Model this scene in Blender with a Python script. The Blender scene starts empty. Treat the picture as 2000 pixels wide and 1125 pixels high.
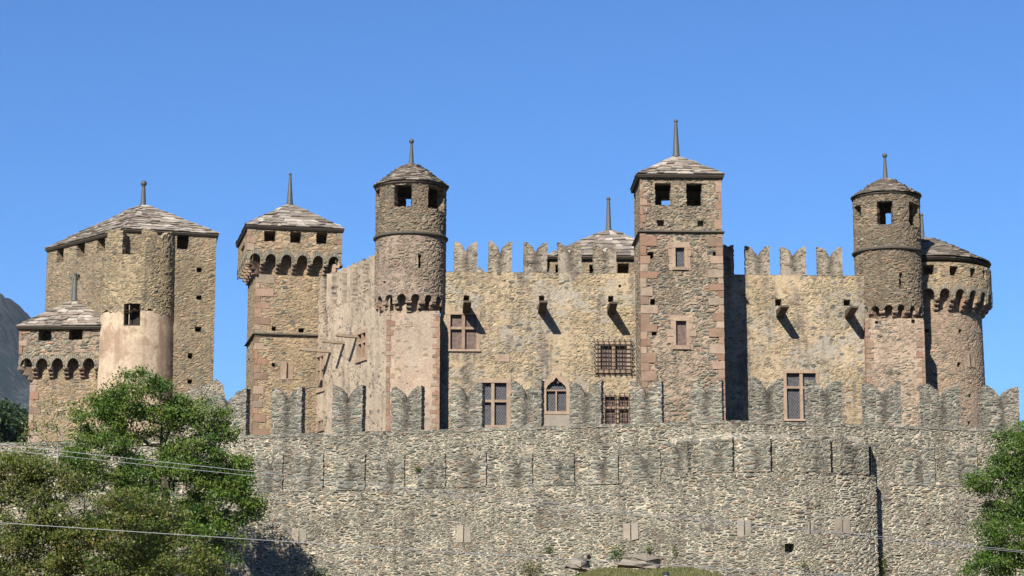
import bpy, math, random
import numpy as np
from math import radians, sin, cos, pi, atan2, sqrt
random.seed(7); rng = np.random.default_rng(7)
SC = bpy.context.scene
# ------------------------------------------------------------------ camera, sky, sun
FPX = 4300.0; PITCH = radians(10.0); CZ = 1.6
cam = bpy.data.cameras.new('camera'); cam_o = bpy.data.objects.new('camera', cam)
SC.collection.objects.link(cam_o); SC.camera = cam_o
cam.sensor_width = 36; cam.lens = 36 * FPX / 2000; cam.clip_end = 9000
cam_o.location = (0, 0, CZ); cam_o.rotation_euler = (radians(90) + PITCH, 0, 0)
SUN_AZ = radians(23.5); SUN_EL = radians(38.0)      # azimuth: left of straight behind the camera
w = bpy.data.worlds.new('World'); SC.world = w; w.use_nodes = True
nt = w.node_tree; bg = nt.nodes['Background']
sky = nt.nodes.new('ShaderNodeTexSky'); sky.sky_type = 'NISHITA'; sky.sun_disc = False
sky.sun_elevation = SUN_EL; sky.sun_rotation = radians(180) + SUN_AZ
sky.altitude = 600; sky.air_density = 1.0; sky.dust_density = 0.1; sky.ozone_density = 2.5
tint = nt.nodes.new('ShaderNodeMix'); tint.data_type = 'RGBA'; tint.blend_type = 'MULTIPLY'; tint.inputs[0].default_value = 1
nt.links.new(sky.outputs[0], tint.inputs[6]); tint.inputs[7].default_value = (.52, .94, 1.47, 1)
nt.links.new(tint.outputs[2], bg.inputs[0]); bg.inputs[1].default_value = 0.0525
sl = bpy.data.lights.new('sun', 'SUN'); sun = bpy.data.objects.new('sun', sl); SC.collection.objects.link(sun)
sl.energy = 5.0; sl.angle = radians(0.5); sl.color = (1.0, 0.93, 0.82)
sun.rotation_euler = (radians(90) - SUN_EL, 0, -SUN_AZ)
SC.view_settings.view_transform = 'Standard'; SC.view_settings.look = 'None'
SC.cycles.diffuse_bounces = 1; SC.cycles.transmission_bounces = 3
SC.view_settings.exposure = 0.9; SC.view_settings.gamma = 1

# ------------------------------------------------------------------ measuring helpers
def ray(px, py):
    x = (px - 1000) / FPX; y = -(py - 562.5) / FPX
    dy = cos(PITCH) - y * sin(PITCH); dz = sin(PITCH) + y * cos(PITCH)
    return x / dy, dz / dy
def at(px, py, Y):
    a, b = ray(px, py); return (a * Y, Y, CZ + b * Y)
def Zat(px, py, Y): return at(px, py, Y)[2]
def at_z(px, py, z):
    a, b = ray(px, py); Y = (z - CZ) / b; return (a * Y, Y)
class Plane:
    def __init__(s, p0, p1):
        s.p0 = np.array(p0[:2], float); s.p1 = np.array(p1[:2], float)
        t = s.p1 - s.p0; s.L = float(np.hypot(*t)); s.t = t / s.L; s.n = np.array([-s.t[1], s.t[0]])
    def __call__(s, u, v, d):
        u, v, d = np.broadcast_arrays(np.asarray(u, float), np.asarray(v, float), np.asarray(d, float))
        return np.stack([s.p0[0] + s.t[0]*u + s.n[0]*d, s.p0[1] + s.t[1]*u + s.n[1]*d, v], -1)
    def uv(s, px, py):
        a, b = ray(px, py)
        M = np.array([[a, -s.t[0]], [1.0, -s.t[1]]]); k, u = np.linalg.solve(M, s.p0)
        return float(u), float(CZ + b * k)
    def rot(s): return atan2(s.t[1], s.t[0])
class Cyl:
    def __init__(s, cx, cy, r, r_of_z=None):
        s.c = (cx, cy); s.r = r; s.f = r_of_z
    def __call__(s, u, v, d):
        u, v, d = np.broadcast_arrays(np.asarray(u, float), np.asarray(v, float), np.asarray(d, float))
        ph = u / s.r; R = s.r - d
        if s.f is not None: R = R + s.f(v)
        return np.stack([s.c[0] + R*np.sin(ph), s.c[1] - R*np.cos(ph), v], -1)
    def uv(s, px, py, back=False):
        a, b = ray(px, py); A = a*a + 1; B = -2*(a*s.c[0] + s.c[1]); C = s.c[0]**2 + s.c[1]**2 - s.r**2
        D = max(B*B - 4*A*C, 0); k = (-B + (1 if back else -1) * sqrt(D)) / (2*A)
        x = a*k - s.c[0]; y = k - s.c[1]
        ph = atan2(x, -y)
        if back and ph < 0: ph += 2*pi
        return s.r * ph, CZ + b * k

# ------------------------------------------------------------------ mesh builder
class MB:
    def __init__(s): s.V = []; s.F = []; s.n = 0; s.R = []
    def add(s, V, F, rnd=0.5):
        V = np.asarray(V, float).reshape(-1, 3)
        for f in F: s.F.append([i + s.n for i in f]); s.R.append(rnd)
        s.V.append(V); s.n += len(V)
    def box(s, fn, u0, u1, v0, v1, d0, d1, rnd=0.5, jit=0.0, su=1):
        us = np.linspace(u0, u1, su + 1)
        V = []
        for u in us:
            for v, d in ((v0, d0), (v1, d0), (v1, d1), (v0, d1)): V.append((u, v, d))
        V = np.array(V)
        P = fn(V[:, 0], V[:, 1], V[:, 2])
        if jit: P = P + rng.uniform(-jit, jit, P.shape)
        F = [(0, 1, 2, 3)] if False else []
        F.append((3, 2, 1, 0)); k = su * 4; F.append((k, k+1, k+2, k+3))
        for i in range(su):
            a = i*4; b = a + 4
            for j in range(4):
                j2 = (j + 1) % 4; F.append((a+j, a+j2, b+j2, b+j))
        s.add(P, F, rnd)
    def build(s, name, mat, parent=None, loc=None, weld=False, smooth=False, rz=0.0, label=None):
        V = np.concatenate(s.V) if s.V else np.zeros((0, 3)); F = s.F; R = s.R
        if parent is not None and loc is None: org = np.array(parent.get('_org', (0, 0, 0)), float)
        else: org = np.array(loc if loc is not None else (0, 0, 0), float)
        if weld:
            q = np.round(V * 4000).astype(np.int64)
            _, idx, inv = np.unique(q, axis=0, return_index=True, return_inverse=True)
            inv = inv.reshape(-1); V = V[idx]; F2 = []; R2 = []
            for f, r in zip(F, R):
                g = [int(inv[i]) for i in f]; h = [g[i] for i in range(len(g)) if g[i] != g[i-1]]
                if len(h) > 2 and len(set(h)) == len(h): F2.append(h); R2.append(r)
            F, R = F2, R2
        me = bpy.data.meshes.new(name); me.from_pydata((V - org).tolist(), [], F)
        at_ = me.attributes.new('rnd', 'FLOAT', 'FACE'); at_.data.foreach_set('value', np.array(R, np.float32)[:len(me.polygons)])
        if smooth: me.polygons.foreach_set('use_smooth', [True] * len(me.polygons))
        me.materials.append(mat); me.update()
        o = bpy.data.objects.new(name, me); SC.collection.objects.link(o)
        if parent is not None: o.parent = parent; o['_org'] = list(org)
        if loc is not None and parent is None: o.location = org
        if label: o['label'] = label
        return o
def thing(name, label, cat, loc, group=None):
    o = bpy.data.objects.new(name, None); SC.collection.objects.link(o)
    o.location = loc; o['label'] = label; o['category'] = cat; o['_org'] = list(map(float, loc))
    if group: o['group'] = group
    return o
def tag(o, label=None, cat=None, group=None, kind=None):
    for k, v in (('label', label), ('category', cat), ('group', group), ('kind', kind)):
        if v: o[k] = v
    return o
def breaks(a, b, res, extra):
    pts = sorted(set([round(a, 4), round(b, 4)] + [round(x, 4) for x in extra if a < x < b])); out = []
    for p, q in zip(pts[:-1], pts[1:]):
        n = max(1, int(round((q - p) / res))); out += list(np.linspace(p, q, n + 1)[:-1])
    return np.array(out + [pts[-1]])
def panel(mb, fn, u0, u1, v0, v1, res, ops=(), d=0.0, flip=False, reveal=True, vres=None):
    """wall sheet with rectangular openings (u0,u1,v0,v1,depth,back)"""
    us = breaks(u0, u1, res, [x for o in ops for x in o[:2]]); vs = breaks(v0, v1, vres or res, [x for o in ops for x in o[2:4]])
    U, W = np.meshgrid(us, vs, indexing='ij'); P = fn(U.ravel(), W.ravel(), np.full(U.size, d)); nv = len(vs)
    F = []; cu = (us[:-1] + us[1:]) / 2; cv = (vs[:-1] + vs[1:]) / 2
    hole = np.zeros((len(cu), len(cv)), bool)
    for o in ops: hole |= ((cu > o[0]) & (cu < o[1]))[:, None] & ((cv > o[2]) & (cv < o[3]))[None, :]
    ii, jj = np.nonzero(~hole)
    a = ii*nv + jj; Fq = np.stack([a, a + nv, a + nv + 1, a + 1], 1)
    if flip: Fq = Fq[:, ::-1]
    mb.add(P, Fq.tolist())
    if reveal:
        for o in ops:
            eps = 1e-3
            uu = us[(us > o[0]-eps) & (us < o[1]+eps)]; vv = vs[(vs > o[2]-eps) & (vs < o[3]+eps)]
            if len(uu) < 2 or len(vv) < 2: continue
            ring = [(x, vv[0]) for x in uu] + [(uu[-1], y) for y in vv[1:]] + [(x, vv[-1]) for x in uu[::-1][1:]] + [(uu[0], y) for y in vv[::-1][1:-1]]
            n = len(ring); ra = np.array(ring); dep = o[4]; ns = max(1, int(dep / 0.25)); dd = np.linspace(d, d + dep, ns + 1)
            Vr = np.concatenate([fn(ra[:, 0], ra[:, 1], np.full(n, x)) for x in dd]); Fr = []
            for k in range(ns):
                for i in range(n):
                    j = (i + 1) % n; Fr.append((k*n + i, k*n + j, (k+1)*n + j, (k+1)*n + i))
            mb.add(Vr, Fr)
            if o[5]:
                Vb = fn(np.array([uu[0], uu[-1], uu[-1], uu[0]]), np.array([vv[0], vv[0], vv[-1], vv[-1]]), np.full(4, d + dep))
                mb.add(Vb, [(0, 1, 2, 3)])
def opx(fn, x0, x1, y0, y1, dep=1.5, back=True, m=0.0):
    """opening from pixel rectangle on a face"""
    xm = (x0 + x1) / 2; ym = (y0 + y1) / 2
    a = fn.uv(x0, ym)[0]; b = fn.uv(x1, ym)[0]; c = fn.uv(xm, y1)[1]; e = fn.uv(xm, y0)[1]
    return (a - m, b + m, c - m, e + m, dep, back)
def polyfaces(pts): return [Plane(pts[i], pts[(i+1) % len(pts)]) for i in range(len(pts))]
def offset(pts, o):
    """move every edge of a CCW polygon outwards by o"""
    out = []; n = len(pts)
    for i in range(n):
        a = np.array(pts[i-1][:2], float); b = np.array(pts[i][:2], float); c = np.array(pts[(i+1) % n][:2], float)
        t1 = (b-a)/np.linalg.norm(b-a); t2 = (c-b)/np.linalg.norm(c-b)
        n1 = np.array([t1[1], -t1[0]]); n2 = np.array([t2[1], -t2[0]])
        m = n1 + n2; m = m / (1 + n1.dot(n2)); out.append(tuple(b + m*o))
    return out
def arches(mb, fn, u0, u1, n, z0, z1, t, rise=None, post=0.28):
    """row of n arches cut from the band z0..z1, thickness t"""
    W = (u1 - u0) / n
    for k in range(n):
        a = u0 + k*W; hw = W * (1 - post) / 2; c = a + W/2; r = rise or min(hw, (z1 - z0) * 0.8)
        us = np.concatenate([[a], np.linspace(c - hw, c + hw, 11), [a + W]])
        zb = np.concatenate([[z0], z0 + r*np.sqrt(np.clip(1 - ((us[1:-1] - c)/hw)**2, 0, 1)), [z0]])
        N = len(us)
        V = np.concatenate([fn(us, np.full(N, z1), 0.), fn(us, zb, 0.), fn(us, zb, t), fn(us, np.full(N, z1), t)])
        F = []
        for i in range(N-1):
            F += [(N+i, N+i+1, i+1, i), (2*N+i, 2*N+i+1, N+i+1, N+i), (3*N+i, 3*N+i+1, 2*N+i+1, 2*N+i)]
        mb.add(V, F)
def voussoirs(parent, fn, u0, u1, n, z0, z1, mat, rise=None, post=.28, w_=.26):
    m = MB(); W = (u1 - u0)/n
    for k in range(n):
        c = u0 + k*W + W/2; hw = W*(1-post)/2; r = rise or min(hw, (z1-z0)*.8)
        for a in range(8, 173, 18):
            a0, a1 = radians(a + 1.5), radians(a + 16.5); o = w_*random.uniform(.8, 1.25)
            q = [(hw, r, a0), (hw, r, a1), (min(hw + o, W/2*1.0), r + o, a1), (min(hw + o, W/2*1.0), r + o, a0)]
            U = np.array([c + x*cos(t) for x, y, t in q]); Z = np.array([z0 + y*sin(t) for x, y, t in q]); d = .018 + random.uniform(0, .012)
            V = np.concatenate([fn(U, Z, -d), fn(U, Z, .05)]); m.add(V, [(3, 2, 1, 0)] + [(i, (i+1) % 4, 4 + (i+1) % 4, 4+i) for i in range(4)], random.random())
    return m.build('arch_ring', mat, parent)
def corbel(mb, fn, u, w_, z0, z1, proj, rnd=0.5, lobes=3):
    h = (z1 - z0) / lobes; r = h / 2; pr = [(proj + .05, z0)]
    for k in range(lobes):
        D = proj * (1 - (k + 1) / lobes) + 0.03
        for a in range(-80, 81, 20):
            pr.append((D + r*0.9*(1 - cos(radians(a))), z0 + k*h + r + r*sin(radians(a))))
    pr.append((proj + .05, z1)); N = len(pr); pa = np.array(pr)
    V = np.concatenate([fn(np.full(N, u - w_/2), pa[:, 1], pa[:, 0]), fn(np.full(N, u + w_/2), pa[:, 1], pa[:, 0])])
    V = V + rng.uniform(-.012, .012, V.shape)
    F = [tuple(range(N))[::-1], tuple(range(N, 2*N))]
    for i in range(N):
        j = (i + 1) % N; F.append((i, j, N + j, N + i))
    mb.add(V, F, rnd)
def lathe(mb, c, prof, n=12, rnd=0.5, axis_tilt=0):
    V = []; F = []
    for r, z in prof:
        for k in range(n):
            a = 2*pi*k/n; V.append((c[0] + r*cos(a), c[1] + r*sin(a), z))
    for i in range(len(prof)-1):
        for k in range(n):
            j = (k+1) % n; F.append((i*n+k, i*n+j, (i+1)*n+j, (i+1)*n+k))
    F.append(tuple(range(n))[::-1]); F.append(tuple((len(prof)-1)*n + k for k in range(n)))
    mb.add(V, F, rnd)
def tube(mb, pts, r, n=5, rnd=0.5):
    pts = [np.array(p, float) for p in pts]; rs = r if hasattr(r, '__len__') else [r]*len(pts); V = []; F = []
    for i, p in enumerate(pts):
        t = pts[min(i+1, len(pts)-1)] - pts[max(i-1, 0)]; t = t/(np.linalg.norm(t) + 1e-9)
        a = np.cross(t, (0, 0, 1.)) if abs(t[2]) < .95 else np.cross(t, (1., 0, 0)); a /= np.linalg.norm(a); b = np.cross(t, a)
        for k in range(n):
            q = 2*pi*k/n; V.append(p + rs[i]*(cos(q)*a + sin(q)*b))
    for i in range(len(pts)-1):
        for k in range(n):
            j = (k+1) % n; F.append((i*n+k, i*n+j, (i+1)*n+j, (i+1)*n+k))
    F.append(tuple(range(n))[::-1]); F.append(tuple((len(pts)-1)*n + k for k in range(n)))
    mb.add(V, F, rnd)

# ------------------------------------------------------------------ materials
class NT:
    def __init__(s, name):
        s.m = bpy.data.materials.new(name); s.m.use_nodes = True; s.t = s.m.node_tree; s.b = s.t.nodes['Principled BSDF']; s.out = s.t.nodes['Material Output']
    def n(s, typ, ins=None, **kw):
        x = s.t.nodes.new(typ)
        for k, v in kw.items(): setattr(x, k, v)
        for k, v in (ins or {}).items():
            if hasattr(v, 'is_linked') or hasattr(v, 'links'): s.t.links.new(v, x.inputs[k])
            else:
                if isinstance(v, tuple) and len(v) == 3 and x.inputs[k].type == 'RGBA': v = v + (1,)
                x.inputs[k].default_value = v
        return x
    def math(s, op, a, b=0.0, c=0.0, clamp=False):
        x = s.n('ShaderNodeMath', {0: a, 1: b, 2: c}, operation=op); x.use_clamp = clamp; return x.outputs[0]
    def mix(s, f, a, b, bt='MIX'):
        x = s.n('ShaderNodeMix', data_type='RGBA', blend_type=bt)
        for k, v in (('Factor', f), ('A', a), ('B', b)):
            i = [q for q in x.inputs if q.name == k and (q.type == 'RGBA' if k != 'Factor' else q.type == 'VALUE')][0]
            if hasattr(v, 'links'): s.t.links.new(v, i)
            else: i.default_value = (v + (1,)) if isinstance(v, tuple) else v
        return [q for q in x.outputs if q.type == 'RGBA'][0]
    def noise(s, vec, sc, det=3.0, rough=0.55, out=0):
        return s.n('ShaderNodeTexNoise', {'Vector': vec, 'Scale': sc, 'Detail': det, 'Roughness': rough}).outputs[out]
    def step(s, x, a, b):
        m = s.n('ShaderNodeMapRange', {'Value': x, 'From Min': a, 'From Max': b}); m.interpolation_type = 'SMOOTHSTEP'; return m.outputs[0]
    def ramp(s, f, cols, const=True):
        r = s.n('ShaderNodeValToRGB', {'Fac': f}).outputs[0]; e = r.node.color_ramp
        if const: e.interpolation = 'CONSTANT'
        while len(e.elements) < len(cols): e.elements.new(0.5)
        for i, c in enumerate(cols):
            e.elements[i].position = i/len(cols) if const else i/(len(cols)-1); e.elements[i].color = c + (1,)
        return r
    def vscale(s, v, k): return s.n('ShaderNodeVectorMath', {0: v, 1: k}, operation='MULTIPLY').outputs[0]
    def vadd(s, a, b): return s.n('ShaderNodeVectorMath', {0: a, 1: b}, operation='ADD').outputs[0]
    def link(s, a, b): s.t.links.new(a, b)
def coords(N, warp=0.10, ws=1.6):
    tc = N.n('ShaderNodeTexCoord').outputs['Object']; oi = N.n('ShaderNodeObjectInfo').outputs['Location']
    base = N.vadd(tc, N.vscale(oi, (1.0, 1.0, 1.0)))
    nz = N.noise(base, ws, 2.0, 0.5, 1)
    wv = N.vscale(N.vadd(nz, (-.5, -.5, -.5)), (warp*2, warp*2, warp*2))
    return tc, base, N.vadd(base, wv)
KA = .68
def dk(c): return tuple(x*KA for x in c) if c else None
def masonry(name, cols, mortar, s=3.0, zs=2.2, mw=0.11, plaster=None, pamt=0.5, stain=0.5, disp=0.045, lichen=0.0, notch=False, s2=1.8, stainc=(.16, .14, .11), patch=None, scat=.9, big_v=.3):
    cols = [dk(c) for c in cols]; mortar = dk(mortar); plaster = dk(plaster); patch = dk(patch); stainc = dk(stainc)
    N = NT(name); tc, base, wv = coords(N)
    def layer(k):
        v = N.vscale(wv, (s*k, s*k, s*k*zs))
        a = N.n('ShaderNodeTexVoronoi', {'Vector': v, 'Scale': 1.0, 'Randomness': 0.95}, feature='F1')
        b = N.n('ShaderNodeTexVoronoi', {'Vector': v, 'Scale': 1.0, 'Randomness': 0.95}, feature='DISTANCE_TO_EDGE')
        return a.outputs['Color'], b.outputs['Distance']
    ca, ea = layer(1.0); cb, eb = layer(s2)
    big = N.noise(base, 0.55, 2.0); sel = N.step(N.noise(base, 1.1, 3.0), .47, .53)
    cr = N.mix(sel, ca, cb)
    ed = N.n('ShaderNodeMix', {0: sel, 2: ea, 3: eb}, data_type='FLOAT').outputs[0]
    sp = N.n('ShaderNodeSeparateColor', {0: cr})
    stone = N.ramp(sp.outputs[0], cols)
    fine = N.noise(wv, 14.0, 4.0, .65); mid = N.noise(base, 4.5, 4.0, .6)
    k = N.math('ADD', N.math('MULTIPLY', sp.outputs[1], .75), .62)
    k = N.math('MULTIPLY', k, N.math('ADD', N.math('MULTIPLY', fine, 1.1), .45))
    stone = N.mix(1.0, stone, N.n('ShaderNodeCombineColor', {0: k, 1: k, 2: k}).outputs[0], 'MULTIPLY')
    e2 = N.math('ADD', ed, N.math('MULTIPLY', N.math('SUBTRACT', fine, .5), .16))
    mask = N.step(e2, mw*.55, mw*1.25)
    mk = N.math('ADD', N.math('MULTIPLY', mid, .9), .5)
    mort = N.mix(1.0, mortar, N.n('ShaderNodeCombineColor', {0: mk, 1: mk, 2: mk}).outputs[0], 'MULTIPLY')
    col = N.mix(mask, mort, stone)
    dome = N.math('MULTIPLY', N.step(ed, 0.0, .28), .45)
    h = N.math('ADD', N.math('MULTIPLY', mask, .55), dome)
    h = N.math('ADD', h, N.math('MULTIPLY', N.math('SUBTRACT', sp.outputs[2], .5), .5))
    if plaster:
        pn = N.math('ADD', N.math('MULTIPLY', big, .6), N.math('MULTIPLY', mid, .4))
        pn = N.math('ADD', pn, N.math('MULTIPLY', N.math('SUBTRACT', sp.outputs[2], .5), .22))
        p = N.step(pn, 1 - pamt - .04, 1 - pamt + .04)
        pk = N.math('ADD', N.math('MULTIPLY', N.noise(base, 7.0, 5.0, .7), 1.1), .42)
        pl = N.mix(1.0, plaster, N.n('ShaderNodeCombineColor', {0: pk, 1: pk, 2: pk}).outputs[0], 'MULTIPLY')
        pl = N.mix(N.step(N.noise(base, .9, 3.0), .42, .62), pl, N.mix(1.0, pl, (.86, .84, .86), 'MULTIPLY'))
        if patch: pl = N.mix(N.step(N.noise(N.vadd(base, (31., 5., 2.)), .42, 5.0, .65), .48, .56), pl, N.mix(1.0, patch, N.n('ShaderNodeCombineColor', {0: pk, 1: pk, 2: pk}).outputs[0], 'MULTIPLY'))
        col = N.mix(p, col, pl)
        hp = N.math('ADD', N.math('MULTIPLY', N.noise(base, 9.0, 5.0, .7), .5), .45)
        h = N.n('ShaderNodeMix', {0: p, 2: h, 3: hp}, data_type='FLOAT').outputs[0]
    if plaster:
        vv = N.vscale(wv, (1.9, 1.9, 3.4)); va = N.n('ShaderNodeTexVoronoi', {'Vector': vv, 'Scale': 1.0}, feature='F1'); vs_ = N.n('ShaderNodeSeparateColor', {0: va.outputs['Color']})
        sc_ = N.math('MULTIPLY', N.step(N.math('ADD', va.outputs['Distance'], N.math('MULTIPLY', N.math('SUBTRACT', fine, .5), .25)), .36, .28), N.math('GREATER_THAN', vs_.outputs[0], .66))
        sc_ = N.math('MULTIPLY', sc_, scat)
        st_ = N.ramp(vs_.outputs[1], [dk(x) for x in [(.15, .15, .13), (.22, .22, .18), (.28, .26, .19), (.30, .20, .14), (.13, .135, .125)]]); col = N.mix(sc_, col, st_)
        h = N.math('ADD', h, N.math('MULTIPLY', sc_, .25))
    # dirt: vertical streaks and blotches of the real surface
    st = N.noise(N.vscale(base, (1.5, 1.5, .17)), 1.0, 4.0, .6)
    bl = N.noise(base, 1.7, 5.0, .7)
    sm = N.math('MULTIPLY', N.step(N.math('ADD', N.math('MULTIPLY', st, .6), N.math('MULTIPLY', bl, .4)), .485, .64), min(stain*1.1, 1.0))
    col = N.mix(sm, col, N.mix(.25, stainc, N.mix(1.0, col, (.5, .48, .45), 'MULTIPLY')))
    bv = N.math('ADD', N.math('MULTIPLY', N.noise(N.vscale(base, (1, 1, 1.8)), .33, 4.0, .6), big_v*2), 1 - big_v); col = N.mix(1.0, col, N.n('ShaderNodeCombineColor', {0: bv, 1: bv, 2: bv}).outputs[0], 'MULTIPLY')
    if notch:   # dark run-off stain below the notch between the two horns of a merlon
        s3 = N.n('ShaderNodeSeparateXYZ', {0: tc})
        ax = N.math('ABSOLUTE', N.math('ADD', s3.outputs[0], N.math('MULTIPLY', N.math('SUBTRACT', bl, .5), .5)))
        f = N.math('MULTIPLY', N.step(ax, .34, .04), N.step(s3.outputs[2], -.6, .5))
        f2 = N.math('MULTIPLY', f, N.step(mid, .25, .6))
        col = N.mix(N.math('MULTIPLY', f2, .75), col, (.055, .048, .04))
    if lichen:
        lf = N.math('MULTIPLY', N.step(N.noise(N.vadd(base, (7.7, 3, 1)), 2.3, 5.0, .7), 1 - lichen, 1.02 - lichen), .7)
        col = N.mix(lf, col, (.36, .22, .07))
    N.link(col, N.b.inputs['Base Color']); N.b.inputs['Roughness'].default_value = .93
    N.b.inputs['Specular IOR Level'].default_value = .25
    h = N.math('ADD', h, N.math('MULTIPLY', fine, .45))
    dn = N.n('ShaderNodeDisplacement', {'Height': h, 'Midlevel': 1.15, 'Scale': disp*.72}); N.link(dn.outputs[0], N.out.inputs['Displacement'])
    N.m.displacement_method = 'BOTH'
    return N.m
def block(name, cols, rough=.9, sc=9.0, disp=.012, amp=.9):
    """dressed stone, slate, timber: one tone per block through the rnd attribute"""
    cols = [dk(c) for c in cols]
    N = NT(name); tc, base, wv = coords(N)
    a = N.n('ShaderNodeAttribute', attribute_name='rnd').outputs['Fac']
    oi = N.n('ShaderNodeObjectInfo').outputs['Random']
    r = N.math('FRACT', N.math('ADD', a, N.math('MULTIPLY', oi, .37)))
    c = N.ramp(r, cols, const=False)
    f = N.noise(base, sc, 5.0, .68); g = N.noise(base, sc*.22, 4.0, .6)
    k = N.math('ADD', N.math('MULTIPLY', f, amp), 1 - amp*.5); k = N.math('MULTIPLY', k, N.math('ADD', N.math('MULTIPLY', g, .7), .65))
    col = N.mix(1.0, c, N.n('ShaderNodeCombineColor', {0: k, 1: k, 2: k}).outputs[0], 'MULTIPLY')
    N.link(col, N.b.inputs['Base Color']); N.b.inputs['Roughness'].default_value = rough; N.b.inputs['Specular IOR Level'].default_value = .25
    bp = N.n('ShaderNodeBump', {'Height': f, 'Distance': disp, 'Strength': .9}); N.link(bp.outputs[0], N.b.inputs['Normal'])
    return N.m
grn = [tuple(x*.9 for x in c) for c in [(.20, .215, .175), (.135, .145, .125), (.27, .27, .215), (.175, .195, .17), (.34, .32, .25), (.10, .105, .095), (.24, .245, .21), (.31, .235, .165), (.215, .23, .20)]]
M_outer = masonry('rubble_grey_green', grn, (.68, .60, .46), s=2.5, zs=3.8, mw=.105, stain=.50, disp=.065, big_v=.55, stainc=(.13, .12, .10), lichen=.33, s2=1.6, plaster=(.54, .47, .36), pamt=.30, scat=.7)
M_ghost = masonry('old_merlon_rubble', [tuple(x*1.1 for x in c) for c in grn], (.50, .45, .35), s=1.8, zs=3.8, mw=.07, stain=.5, disp=.05, notch=True, s2=1.5)
M_merlon = masonry('rubble_merlon', grn[:4] + [(.33, .32, .27), (.12, .12, .11), (.33, .26, .20), (.27, .28, .24)], (.48, .43, .34), s=2.1, zs=4.0, mw=.075, stain=.4, disp=.045, notch=True)
M_fac = masonry('facade_rubble_lime', [(.36, .30, .19), (.24, .235, .18), (.42, .34, .22), (.29, .27, .19), (.17, .17, .15), (.44, .36, .23), (.39, .28, .18)], (.58, .455, .285), s=3.0, zs=3.0, mw=.14, plaster=(.54, .43, .285), pamt=.50, stain=.95, disp=.045, stainc=(.22, .19, .16), patch=(.43, .385, .315))
M_facmer = masonry('facade_merlon', [(.30, .27, .20), (.22, .20, .16), (.36, .30, .21)], (.40, .34, .25), s=3.0, zs=2.6, mw=.1, stain=.6, disp=.05, notch=True, plaster=(.43, .37, .29), pamt=.5)
M_brown = masonry('drum_brown_rubble', [(.24, .18, .125), (.31, .24, .165), (.17, .14, .105), (.27, .25, .18), (.34, .24, .16), (.21, .20, .155)], (.36, .285, .20), s=2.8, zs=3.8, mw=.09, stain=.5, disp=.075)
M_tower = masonry('tower_warm_rubble', [(.38, .285, .18), (.30, .27, .19), (.42, .29, .19), (.33, .25, .16), (.23, .225, .17), (.44, .34, .21)], (.50, .38, .24), s=2.3, zs=3.9, mw=.10, stain=.35, disp=.045, plaster=(.44, .335, .22), pamt=.42)
M_t4 = masonry('tower_green_rubble', [(.24, .235, .175), (.32, .27, .19), (.18, .185, .155), (.37, .29, .20), (.28, .28, .22), (.14, .145, .13), (.36, .23, .16)], (.46, .36, .26), s=2.2, zs=3.3, mw=.11, stain=.4, disp=.07, plaster=(.46, .36, .26), pamt=.40)
M_pink = masonry('pink_render', [(.42, .33, .25), (.34, .30, .22), (.27, .24, .19)], (.54, .41, .29), s=3.4, zs=2.3, mw=.2, plaster=(.55, .425, .31), pamt=.66, stain=.55, disp=.035, scat=.8, patch=(.47, .38, .29), stainc=(.34, .27, .2))
M_leftw = masonry('worn_render', [(.42, .36, .26), (.30, .28, .22), (.24, .23, .19)], (.52, .42, .31), s=3.6, zs=2.0, mw=.2, plaster=(.57, .47, .35), pamt=.6, stain=.6, disp=.05)
M_plas = masonry('smooth_tan_plaster', [(.52, .38, .25), (.45, .33, .22)], (.6, .45, .29), s=2.0, mw=.2, plaster=(.70, .56, .40), pamt=1.3, stain=.9, disp=.02, stainc=(.44, .32, .23), patch=(.47, .335, .23), scat=.0)
M_tur = masonry('turret_ochre_rubble', [(.40, .32, .20), (.30, .26, .17), (.44, .34, .20), (.24, .22, .16)], (.46, .37, .235), s=2.7, zs=3.8, mw=.09, stain=.6, disp=.06, plaster=(.47, .375, .24), pamt=.46)
M_quoin = block('red_sandstone', [(.30, .18, .125), (.38, .25, .18), (.26, .185, .135), (.36, .22, .15), (.43, .32, .24), (.29, .24, .18)], amp=.7)
M_frame = block('pink_sandstone_frame', [(.38, .27, .19), (.44, .33, .24), (.33, .24, .17)], amp=.9)
M_corbel = block('corbel_stone', [(.38, .24, .17), (.44, .31, .23), (.33, .26, .19), (.40, .27, .20)], amp=.7)
M_vous = block('arch_ring_stone', [(.24, .24, .19), (.32, .28, .21), (.19, .19, .165), (.36, .30, .22)], amp=.8)
M_slate = block('stone_slab_roof', [(.27, .23, .19), (.38, .33, .27), (.16, .14, .12), (.33, .27, .22), (.55, .50, .43), (.24, .205, .165)], amp=1.3, sc=5)
M_pin = block('lead_finial', [(.085, .09, .09), (.11, .115, .11)], rough=.5, amp=.8)
M_dark = block('dark_timber_and_shade', [(.035, .028, .022), (.05, .04, .03)])  # dark timber; the arrow slits use it as painted shade
M_str = block('dark_string_course', [(.10, .09, .075), (.14, .12, .095)])
M_beam = block('weathered_beam', [(.40, .31, .22), (.46, .37, .27)])
M_brack = block('shade_dark_bracket', [(.10, .08, .06), (.14, .11, .08)])  # colour darkened so the undersides read as black shade
M_iron = block('wrought_iron', [(.03, .022, .018), (.04, .03, .025)], rough=.6)
M_rock = block('schist_rock', [(.26, .23, .19), (.34, .30, .25), (.20, .18, .15)], sc=3, disp=.05)
M_arrow = block('dressed_pale_stone', [(.34, .30, .235), (.39, .335, .27), (.30, .275, .225)], amp=.5)
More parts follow.
